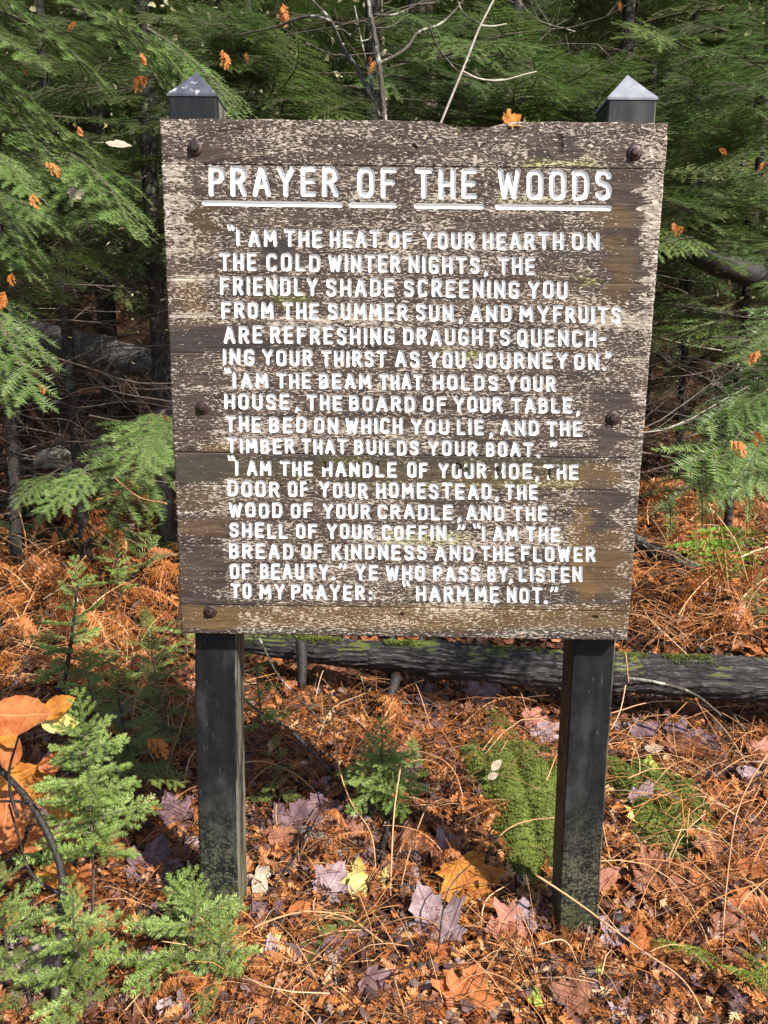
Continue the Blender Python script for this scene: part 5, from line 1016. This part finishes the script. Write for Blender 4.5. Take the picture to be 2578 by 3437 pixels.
# moss on the log
rs = np.random.RandomState(6); lpts = smooth_path(lp, 300); sel = rs.randint(0, 300, 9000); lx = lpts[sel]; f = vn2(lx[:, 0]*2.2+.7, lx[:, 1]); keep = (f > .62)|((lx[:, 0] > .45) & (f > .35)); lx = lx[keep]; a = rs.normal(.15, .35, len(lx)); rad = np.interp(sel[keep], [0, 300], [.046, .081])
lx = lx+np.c_[rs.uniform(-.01, .01, len(lx)), np.sin(a)*rad, np.cos(a)*rad]
scatter('moss_on_log', [mtuft(i) for i in range(4)], M['moss'], lx, rot_arr(rs, len(lx), .3), rs.uniform(.006, .014, len(lx)), rs.normal(.35, .15, len(lx)), 'patches of green moss along the top of the fallen log')

# ------------------------------------------------------------------ dead ferns
def frond_mesh(seed, npn=13, curlf=1.0, mat='deadfern', Lp=.34, green=False, name='frond', nlf=7, lw=.22):
    rs = np.random.RandomState(seed); mb = MB(); t = np.linspace(0, 1, 16); sag = rs.uniform(.1, .35)*(0.3 if green else 1)
    main = np.c_[t, .08*np.sin(t*3+seed)*curlf, .20*np.sin(t*2.6)-sag*t**2]; mb.tube(main, np.linspace(.009, .003, 16), 4, 1, .6); V = []; tn = []
    for i in range(npn):
        s = .16+.82*i/npn; u = s*15; j = min(int(u), 14); p0 = main[j]+(main[j+1]-main[j])*(u-j); T = U(main[j+1]-main[j])
        for sd in (-1, 1):
            ln = Lp*math.sin(math.pi*min(1, (s-.05)*1.02))**.7*(1-s*.45)*rs.uniform(.75, 1.1); cr = curlf*rs.uniform(.4, 1.4); pl = []; pos = p0.copy(); d = U(T*.35+np.array([0, sd, 0])+np.array([0, 0, -.1*curlf]))
            twd = U(rs.normal(0, 1, 3))
            for q_ in range(nlf+1):
                pl.append(pos.copy()); pos = pos+d*ln/nlf; d = U(d+(np.array([-.1, 0, -.28])+twd*.18)*cr)
            pl = np.array(pl); tt = rs.normal(.5, .12)
            for q_ in range(nlf):
                a_, b_ = pl[q_], pl[q_+1]; D_ = b_-a_; sdv = U(np.cross(D_, [0, 0, 1])+np.array([0, 0, .25*curlf*rs.normal()])); w = ln*lw*(1-q_/nlf*.75)
                for s2 in (-1, 1): V += [a_-D_*.1, a_+D_*.75, a_+D_*.55+sdv*s2*w+np.array([0, 0, -abs(rs.normal(0, .3))*w*curlf])]; tn += [tt-.1, tt, tt+.12]
            
    V = np.array(V); mb.add(V, np.arange(len(V)).reshape(-1, 3), None, 0, np.clip(tn, 0, 1)); me = mb.mesh(name, [M[mat], M['straw']], smooth=False); me['len'] = 1.0; return me
DF = [frond_mesh(i, curlf=(1.2, .8, 1.6, 1.0, 1.9)[i]) for i in range(5)]
GF = [frond_mesh(20+i, 14, .12, 'fern', .30, True, 'green_frond', 8, .10) for i in range(2)]
rf = random.Random(9); DG = 'dead rust-brown fern fronds around the sign'
def dead_frond(px, py, dx, dy, lift0, lift1, lab=None, grp=DG):
    a = G(px, py)+np.array([0, 0, lift0]); b_ = G(px+dx, py+dy)+np.array([0, 0, lift1]); me = rf.choice(DF)
    o_ = obj('dead_fern_frond', me, None, frame(a, b_-a, rf.uniform(-.6, .6), np.linalg.norm(b_-a))); return tag(o_, lab or 'curled rust-brown dead fern frond in the undergrowth', 'fern frond', grp)
def zone(n_, x0, x1, y0, y1, s=1.0, l0=.02, l1=.06):
    for i in range(n_):
        px, py = rf.uniform(x0, x1), rf.uniform(y0, y1); k = s*rf.uniform(110, 250); a = rf.uniform(0, 6.28)
        dead_frond(px, py, k*math.cos(a), k*math.sin(a)*.45, rf.uniform(0, l0*2), rf.uniform(0, l1*2))
zone(60, -60, 560, 1900, 2380, 1.1, .07, .15); zone(20, 0, 620, 1680, 1920, .8, .05, .12); zone(52, 2150, 2640, 1620, 2180, 1.0, .07, .16); zone(20, 1040, 1330, 2420, 2950, .9, .04, .10)
zone(18, 1320, 1620, 2440, 3000, .9, .03, .09); zone(26, 440, 1000, 3170, 3440, .9, .02, .07); zone(20, 2200, 2620, 2420, 3300, .8, .03, .05); zone(8, 660, 1100, 2600, 2800, .7, .03, .06); zone(12, 500, 900, 2350, 2700, .7, .03, .06)
zone(8, 1050, 1800, 3150, 3430, .6, .01, .03); zone(8, 1000, 1900, 2330, 2440, .6, .02, .05); zone(16, 1900, 2600, 3150, 3440, .7, .01, .03)
dead_frond(600, 2770, 130, -60, .07, .10, 'curled brown frond hooked round the left post', None)
# green ferns
def green_fern(px, py, lst, label):
    g = G(px, py); t = thing('green_fern', g, label, 'fern')
    for (x, y, d, r) in lst: e_ = Q(x, y, d); obj('frond', rf.choice(GF), t, Matrix.Translation(-t.location)@frame(g, e_-g, r, np.linalg.norm(e_-g)))
green_fern(2560, 3380, [(2480, 3190, 1.36, .3), (2575, 3170, 1.36, .2), (2650, 3220, 1.33, .1), (2450, 3300, 1.28, .3)], 'bright green fern in the lower right corner')
green_fern(2400, 3290, [(2180, 3225, 1.34, .3), (2300, 3200, 1.36, .3)], 'bright green fern sprig left of the corner fern')
green_fern(2440, 2010, [(2420, 1800, 3.3, .2), (2370, 1900, 3.2, .2)], 'green ladder-like fern in the brush right of the board')

# ------------------------------------------------------------------ dry stalks
SL = [([(700, 2733, .10), (790, 2705, .13), (869, 2700, .14), (990, 2722, .12), (1110, 2767, .05)], 'arched straw stalk springing right from the left post'),
 ([(1112, 2371, None, 2.05), (1120, 2434, None, 2.0), (1139, 2579, None, 1.93), (1182, 2700, None, 1.86), (1243, 2792, None, 1.8), (1262, 2971, None, 1.72), (1270, 3243, None, 1.50)], 'long bent straw stalk, leftmost of the three upright ones between the posts'),
 ([(1346, 2564, None, 1.9), (1325, 2710, None, 1.8), (1313, 2917, None, 1.7), (1313, 3190, None, 1.52)], 'straight straw stalk, middle of the three upright ones between the posts'),
 ([(1498, 2575, None, 1.95), (1435, 2700, None, 1.85), (1362, 2906, None, 1.70), (1318, 3190, None, 1.52)], 'slanting straw stalk, rightmost of the three upright ones between the posts'),
 ([(711, 3253, .03), (860, 3190, .06), (1025, 3150, .07), (1161, 3156, .06), (1297, 3210, .03)], 'arched straw stalk near the bottom, upper of the arching pair'),
 ([(690, 3226, .04), (890, 3221, .05), (1080, 3280, .05), (1243, 3394, .03), (1320, 3460, .02)], 'long straw stalk sweeping down to the bottom edge'),
 ([(900, 3255, .05), (1030, 3320, .05), (1130, 3380, .04), (1230, 3460, .03)], 'straw stalk below the sweeping one at the bottom edge'),
 ([(1800, 2938, None, 1.55), (1896, 3000, None, 1.52), (2134, 3176, None, 1.42), (2315, 3317, None, 1.34), (2361, 3402, None, 1.3)], 'straw stalk crossing in front of the right post foot'),
 ([(2145, 2813, None, 1.9), (2225, 3040, None, 1.7), (2281, 3221, None, 1.55)], 'thin straw stalk right of the stump'),
 ([(2590, 2510, None, 1.85), (2520, 2620, None, 1.78), (2476, 2720, None, 1.7), (2440, 2960, None, 1.6), (2423, 3266, None, 1.45), (2429, 3470, None, 1.35)], 'tall straw stalk near the right photo edge'),
 ([(1470, 3150, .03), (1620, 3180, .05), (1720, 3240, .04), (1800, 3350, .03), (1850, 3437, .02)], 'rust stalk curving down from the large mauve leaf'),
 ([(1640, 2910, .06), (1700, 2895, .10), (1790, 2885, .12), (1850, 2880, .12)], 'straw stalk ending at the left side of the right post'),
 ([(2040, 2950, .06), (2015, 2850, .08), (1990, 2760, .12)], 'short straw stalk just right of the right post'),
 ([(2040, 2455, .07), (2200, 2430, .09), (2370, 2440, .08), (2540, 2510, .05)], 'rust stalk running right from the right post below the log'),
 ([(2230, 2400, .10), (2330, 2450, .10), (2430, 2530, .08), (2500, 2610, .05)], 'straw stalk crossing the dark leaves right of the right post'),
 ([(2100, 2190, None, 2.5), (2106, 2250, None, 2.45), (2110, 2290, None, 2.4)], 'short straw stalk against the log right of the right post'),
 ([(2100, 2300, None, 2.3), (2080, 2390, None, 2.25), (2050, 2450, None, 2.2)], 'rust stalk leaning toward the right post under the log'),
 ([(60, 1700, None, 2.5), (85, 1800, None, 2.5), (88, 1880, None, 2.5), (70, 1950, None, 2.5)], 'white stalk in front of the leftmost fir trunk'),
 ([(0, 1900, .2), (160, 1960, .12), (260, 2060, .1)], 'tan stalk above the orange ferns at the left'),
 ([(0, 2290, .12), (140, 2240, .14), (300, 2190, .12)], 'tan stalk across the orange ferns, low at the left edge'),
 ([(290, 1865, None, 2.4), (200, 1965, None, 2.4), (110, 2075, None, 2.4)], 'straight tan stalk slanting down to the left over the orange ferns'),
 ([(600, 1930, None, 2.0), (598, 2080, None, 2.0), (545, 2190, None, 2.0), (480, 2290, None, 2.0)], 'pale thin stalk along the lower left corner of the board'),
 ([(650, 2030, None, 1.9), (560, 2120, None, 2.0), (490, 2260, None, 2.05), (465, 2340, None, 2.1)], 'rust stalk slanting from the lower left corner of the board'),
 ([(560, 1690, None, 2.4), (470, 1670, None, 2.45), (380, 1600, None, 2.5)], 'rusty brown stalk left of the board'),
 ([(2140, 1560, None, 2.3), (2135, 1680, None, 2.3), (2140, 1760, None, 2.3)], 'pale stalk beside the right board edge'),
 ([(2340, 1600, None, 2.9), (2338, 1760, None, 2.9), (2340, 1880, None, 2.9)], 'pale upright stalk in the brush right of the board'),
 ([(2400, 1720, None, 2.7), (2470, 1820, None, 2.7), (2510, 1950, None, 2.7)], 'tan stalk bending down beside the green ladder fern'),
 ([(2140, 1725, None, 2.6), (2230, 1715, None, 2.6), (2320, 1715, None, 2.6)], 'orange horizontal stalk right of the board'),
 ([(2160, 1705, None, 2.7), (2260, 1690, None, 2.7), (2330, 1680, None, 2.7)], 'whitish horizontal stalk right of the board'),
 ([(2500, 2050, None, 2.5), (2540, 1980, None, 2.5), (2590, 1930, None, 2.5)], 'tan stalk in the brush at the right edge, above the log'),
 ([(560, 2640, .05), (640, 2500, .16), (655, 2440, .2)], 'thin tan stalk left of the left post')]
for pts, lb in SL: stick('dead_fern_stalk', pts, .0026, .0017, M['straw'], lb, 'stalk', 5, 34, .0003)
rf2 = random.Random(3); GS = 'thin tangled dry stalks in the undergrowth'
for (n_, x0, x1, y0, y1, ln) in ((50, -50, 600, 1850, 2500, 260), (70, 2130, 2620, 1500, 2150, 250), (46, 850, 1800, 2330, 2650, 210), (34, 2050, 2620, 2330, 3000, 230), (44, 400, 2000, 3100, 3437, 240), (22, 700, 1300, 2650, 3050, 190), (24, 500, 900, 2200, 2700, 220)):
    for i in range(n_):
        px, py = rf2.uniform(x0, x1), rf2.uniform(y0, y1); g = G(px, py); a = rf2.uniform(0, 6.28); L_ = ln/F*np.linalg.norm(g-CAM)*rf2.uniform(.6, 1.4); up_ = rf2.choice([.1, .2, .5, 1.2])
        d = np.array([math.cos(a), math.sin(a)*.8, up_*rf2.uniform(.3, 1)]); d = U(d); e_ = g+d*L_; mid = (g+e_)/2+np.array([rf2.gauss(0, .1), rf2.gauss(0, .1), abs(rf2.gauss(.1, .1))])*L_; e_[2] = max(e_[2]-.15*L_, ground(e_[0], e_[1])+.01)
        q = smooth_path([g+[0, 0, .005], mid, e_], 10); mb = MB(); mb.tube(q-q[0], np.linspace(.0025, .0014, 10)*rf2.uniform(.7, 1.2), 3, 0, rf2.random()); o_ = obj('dry_stalk', mb.mesh('dry_stalk', [M['straw'] if rf2.random() < .72 else M['greytwig']])); o_.location = Vector([float(c) for c in q[0]])
        tag(o_, 'thin bent dry stalk in the undergrowth', 'stalk', GS)
# dark bare twigs in the hollows: dense brush of dead branches behind the sign
BR = 'bare dead branches tangled in the shade behind the sign'
for (n_, x0, x1, y0, y1, d0, d1) in ((46, -100, 620, 900, 1700, 3.2, 6.5), (44, 2120, 2680, 850, 1560, 3.2, 6.0), (10, 800, 1900, 0, 380, 3.0, 5)):
    for i in range(n_):
        dd = rf2.uniform(d0, d1); p = Q(rf2.uniform(x0, x1), rf2.uniform(y0, y1), dd); a = rf2.uniform(-.9, .9)+(math.pi if rf2.random() < .5 else 0); d = U([math.cos(a), math.sin(a)*.6, rf2.uniform(-.2, .35)]); L_ = rf2.uniform(.5, 1.3)
        o_ = obj('dead_branch', rf2.choice(DEAD+DEADP[:1]), None, frame(p-d*L_*.5, d, rf2.uniform(0, 6), L_)); tag(o_, 'bare dead branch tangled in the shade behind the sign', 'branch', BR)

# ------------------------------------------------------------------ seedlings
def seedling(base_, h, lean, nb, ln, meshes, label, name='spruce_seedling', seed=0, r=.004, top=True, lo=.25, rise=.35, cat='seedling', barkm='twigbark', zpow=1.0):
    rj = random.Random(seed); t = thing(name, base_, label, cat); b0 = np.array(base_, float); e_ = b0+np.array([lean[0], lean[1], h]); pts = smooth_path([b0, b0*.6+e_*.4+np.array([.01, 0, 0]), e_], 12)
    mb = MB(); mb.tube(pts-b0, np.linspace(r, r*.35, 12), 6, 0); obj('stem', mb.mesh('stem', [M[barkm]]), t); az = rj.uniform(0, 6)
    for i in range(nb):
        f = lo+(1-lo)*((i+.5)/nb)**zpow; p = pts[min(11, int(f*11))]+(pts[min(11, int(f*11)+1)]-pts[min(11, int(f*11))])*((f*11) % 1); az += 2.4+rj.uniform(-.3, .3); l_ = ln*(1.15-f*.75)*rj.uniform(.75, 1.15); me = rj.choice(meshes)
        obj('branch', me, t, Matrix.Translation(-t.location)@frame(p, [math.cos(az), math.sin(az), rise*f*1.4+rj.uniform(-.15, .15)], rj.uniform(-.3, .3), l_/me['len']))
    if top: me = meshes[0]; obj('branch', me, t, Matrix.Translation(-t.location)@frame(e_-[0, 0, .01], [.05, -.1, 1], 0, ln*.6/me['len']))
    return t
def at_px(px, py): return G(px, py)
seedling(at_px(310, 3150), .50, (.0, .03), 36, .185, SPR, 'bright green spruce seedling in front of the orange leaves at the lower left', seed=1, lo=.42)
seedling(at_px(240, 3400), .24, (.02, .0), 17, .15, SPR, 'low green spruce seedling near the bottom left, below the bright one', seed=2)
seedling(at_px(20, 3330), .26, (.0, .0), 15, .16, OLV+SPR, 'dark green spruce seedling at the left photo edge', seed=3)
seedling(at_px(90, 3430), .14, (.0, .0), 10, .10, OLV, 'olive spruce seedling in the bottom left corner', seed=4)
seedling(at_px(190, 2400), .48, (.09, .05), 18, .20, SPR+OLV[:1], 'green sapling with a dark crooked stem above the orange leaves at left', seed=5, r=.010, lo=.3, barkm='stick')
seedling(at_px(440, 2700), .36, (-.02, .0), 24, .20, OLV, 'olive green fir seedling left of the left post', seed=6, r=.006, barkm='stick')
seedling(at_px(560, 2560), .36, (-.03, .0), 20, .18, OLV+SPR[:1], 'olive green fir seedling close behind the left post', seed=7, r=.005)
seedling(at_px(330, 2540), .30, (-.02, .0), 18, .18, OLV+SPR[:1], 'olive green fir seedling behind the yellow leaf at left', seed=8)
seedling(at_px(520, 2330), .28, (-.02, .0), 18, .18, OLV+SPR[:1], 'olive green fir seedling below the lower left board corner', seed=9)
seedling(at_px(400, 2130), .50, (.0, .0), 14, .17, SPR, 'pale green fir seedling left of the board, over the mossy log', seed=10, lo=.45)
seedling(at_px(480, 1990), .40, (.05, .0), 14, .17, SPR+OLV, 'green fir seedling partly behind the left board edge', seed=30, lo=.3)
seedling(at_px(1265, 2790), .27, (.01, -.02), 34, .17, SPR[:1]+SPR[:1]+SPR, 'light green spruce seedling between the posts below the log', seed=11, lo=.5, rise=.1)
seedling(at_px(1380, 2640), .13, (.0, .0), 10, .085, SPR, 'small spruce seedling right of the light green one between the posts', seed=12, lo=.4)
seedling(at_px(870, 2560), .42, (-.01, .0), 16, .12, SPR+OLV, 'thin spruce seedling just right of the left post, reaching the board', seed=13, lo=.3)
seedling(at_px(930, 2740), .22, (.0, .0), 10, .10, OLV, 'olive spruce sprig low right of the left post', seed=14)
seedling(at_px(570, 3290), .17, (.06, .0), 12, .20, SPR, 'spruce seedling in front of the left post foot', seed=15, lo=.3)
seedling(at_px(700, 3330), .13, (.03, .0), 10, .13, SPR+OLV[:1], 'low spruce sprig below the left post foot', seed=16, lo=.3)
seedling(at_px(1090, 3160), .06, (.04, .0), 10, .11, SPR+OLV[:1], 'flat green sprig on the litter between the posts', seed=17, lo=.2, rise=.0, top=False)
seedling(at_px(1000, 3230), .05, (.04, .0), 8, .10, OLV, 'flat olive sprig under the arching straw stalk', seed=18, lo=.2, rise=.0, top=False)
seedling(at_px(1330, 2790), .08, (-.04, .0), 6, .09, SPR, 'small green sprig right of the black crooked stick', seed=19, lo=.3, top=False)
seedling(at_px(280, 3420), .10, (.0, .0), 8, .10, OLV, 'small olive sprig at the bottom edge near the left', seed=20)
seedling(at_px(620, 2240), .26, (.0, .0), 12, .14, OLV+SPR, 'green sprig beside the top of the left post below the board', seed=21)
# low green plants behind at right
seedling(G(2520, 2120), .25, (.0, .0), 12, .14, OLV, 'small green seedling above the log at the right edge', seed=22)
seedling(G(2250, 1330), .55, (.0, .0), 16, .35, HEM[:2], 'dim green seedling deep in the hollow right of the board', seed=23)

# beech sapling with orange leaves at the left
bs = thing('beech_sapling', Q(188, 3600, 1.25), 'dark crooked sapling with large orange and yellow leaves at the left edge', 'sapling')
bpts = [np.array(bs.location), Q(184, 3434, 1.28), Q(190, 3277, 1.32), Q(200, 3114, 1.36), Q(206, 2924, 1.40), Q(163, 2805, 1.43), Q(98, 2690, 1.46), Q(0, 2582, 1.5), Q(-90, 2490, 1.5)]
trunk(bs, bpts, [.010, .0095, .009, .008, .0075, .007, .006, .005], M['stick'], 'stem', 8, 60)
for pts, r in (([(98, 2690), (60, 2690), (0, 2690), (-60, 2700)], .0035), ([(60, 2740), (45, 2700), (30, 2600), (60, 2480), (70, 2440)], .004), ([(200, 3000), (120, 2950), (60, 2800), (30, 2700)], .004), ([(60, 2480), (110, 2440), (180, 2420)], .002)):
    q = smooth_path([Q(x, y, 1.45+.01*i) for i, (x, y) in enumerate(pts)], 14); mb = MB(); mb.tube(q-np.array(bs.location), np.linspace(r, r*.5, 14), 6); obj('twig', mb.mesh('twig', [M['stick']]), bs)
for (x, y, s, k, c_, yaw, nr) in ((60, 2400, 215, 'oval', 'rust', 88, (0, -.75, .75)), (195, 2372, 120, 'oval', 'orange', 55, (-.2, -.8, .6)), (205, 2428, 115, 'oval', 'yellow', 85, (.0, -.6, .8)), (60, 2604, 120, 'oval', 'orange', 5, (.3, -1, .2)),
        (135, 2625, 140, 'oval', 'oyel', 200, (-.2, -1, .3)), (180, 2560, 95, 'oval', 'rust', 40, (.2, -1, .4)), (212, 2712, 125, 'oval', 'orange', 120, (0, -.8, .5)), (20, 2730, 165, 'oval', 'rust', 170, (.2, -1, .5)), (130, 2815, 110, 'oval', 'rust', 190, (.1, -1, .3)),
        (190, 2935, 140, 'oval', 'oyel', 95, (0, -.6, .8)), (130, 3049, 110, 'oval', 'orange', 180, (.2, -1, .3)), (20, 2540, 130, 'oval', 'rust', 190, (.1, -1, .4)), (40, 2800, 120, 'oval', 'rust', 200, (-.2, -1, .4)), (20, 2460, 110, 'oval', 'orange', 160, (.2, -1, .3)), (300, 2790, 90, 'oval', 'rust', 100, (.0, -.6, .8)), (270, 2960, 90, 'maple', 'rust', 20, (.0, -.6, .8))):
    put_leaf(x, y, s, k, c_, None, yaw, d=1.62 if s < 200 else 1.4, nrm=nr, parent=bs, curl=.2)

# rust tufts caught in the boughs
GT = 'rust-orange tufts caught in the green boughs'
me_t = build('dead_needle_tuft', *[np.vstack([CED[i][0]*s_+o_ for i, s_, o_ in ((0, 1, 0), (1, .8, .1), (2, .9, -.1))])], np.vstack([CED[0][1], CED[1][1]+len(CED[0][0]), CED[2][1]+len(CED[0][0])+len(CED[1][0])]), M['orangetuft'], tint=np.full(sum(len(CED[i][0]) for i in range(3)), .5), smooth=False)
for i, (x, y, s, d) in enumerate(((165, 545, 55, 1.9), (105, 655, 50, 1.8), (485, 255, 60, 2.3), (470, 185, 35, 2.3), (755, 175, 55, 2.3), (250, 75, 35, 2.4), (75, 230, 25, 2.4), (260, 430, 30, 2.2), (2560, 545, 30, 2.6), (2265, 750, 30, 2.6), (2290, 760, 40, 2.6), (2420, 497, 28, 2.6), (2540, 1180, 50, 1.95), (2465, 1480, 70, 1.9), (2540, 1450, 40, 1.9), (2530, 1475, 30, 1.9), (20, 990, 60, 1.75), (35, 920, 40, 1.75), (140, 1290, 35, 2.0), (550, 1395, 30, 2.2), (945, 25, 60, 3.4), (1255, 210, 40, 2.6), (825, 180, 30, 2.5), (2080, 5, 30, 3.0), (1245, 190, 25, 2.6), (190, 1790, 45, 2.2), (350, 2420, 90, 1.9), (510, 2480, 90, 1.9))):
    p = Q(x, y, d); s_ = s/F*np.linalg.norm(p-CAM)*1.0; a = rf.uniform(0, 6.28); o_ = obj('dead_needle_tuft', me_t, None, frame(p, [math.cos(a)*.6, -.1, -.8], rf.uniform(0, 6), s_)); tag(o_, 'small rust-orange tuft caught in the green boughs', 'tuft', GT)

# tufts on the top edge of the board
for (xa, xb, nn_, h_, lb, y_) in ((1035, 1165, 34, .018, 'pale green grass-like tuft growing on the top edge of the board, left of the notch', 405), (1745, 1815, 22, .014, 'tiny pale tuft on the top edge of the board, right of the notch', 412), (1485, 1545, 14, .009, 'mossy fringe in the notch of the top board edge', 432)):
    mb = MB(); rs = np.random.RandomState(xa); o0 = P(float(xa), float(y_), .02)
    for i in range(nn_):
        p = P(rs.uniform(xa, xb), float(y_), .008)+[0, rs.uniform(0, .02), -.002]-o0; d = U([rs.normal(0, .35), rs.normal(0, .3), 1]); s_ = np.array([.0009, 0, 0]); L_ = h_*rs.uniform(.4, 1.1); mb.add([p-s_, p+s_, p+d*L_], [[0, 1, 2]], None, 0, rs.rand())
    o_ = obj('grass_tuft', mb.mesh('grass_tuft', [M['spruce']], smooth=False)); o_.location = Vector([float(c) for c in o0]); tag(o_, lb, 'tuft', kind='thing')
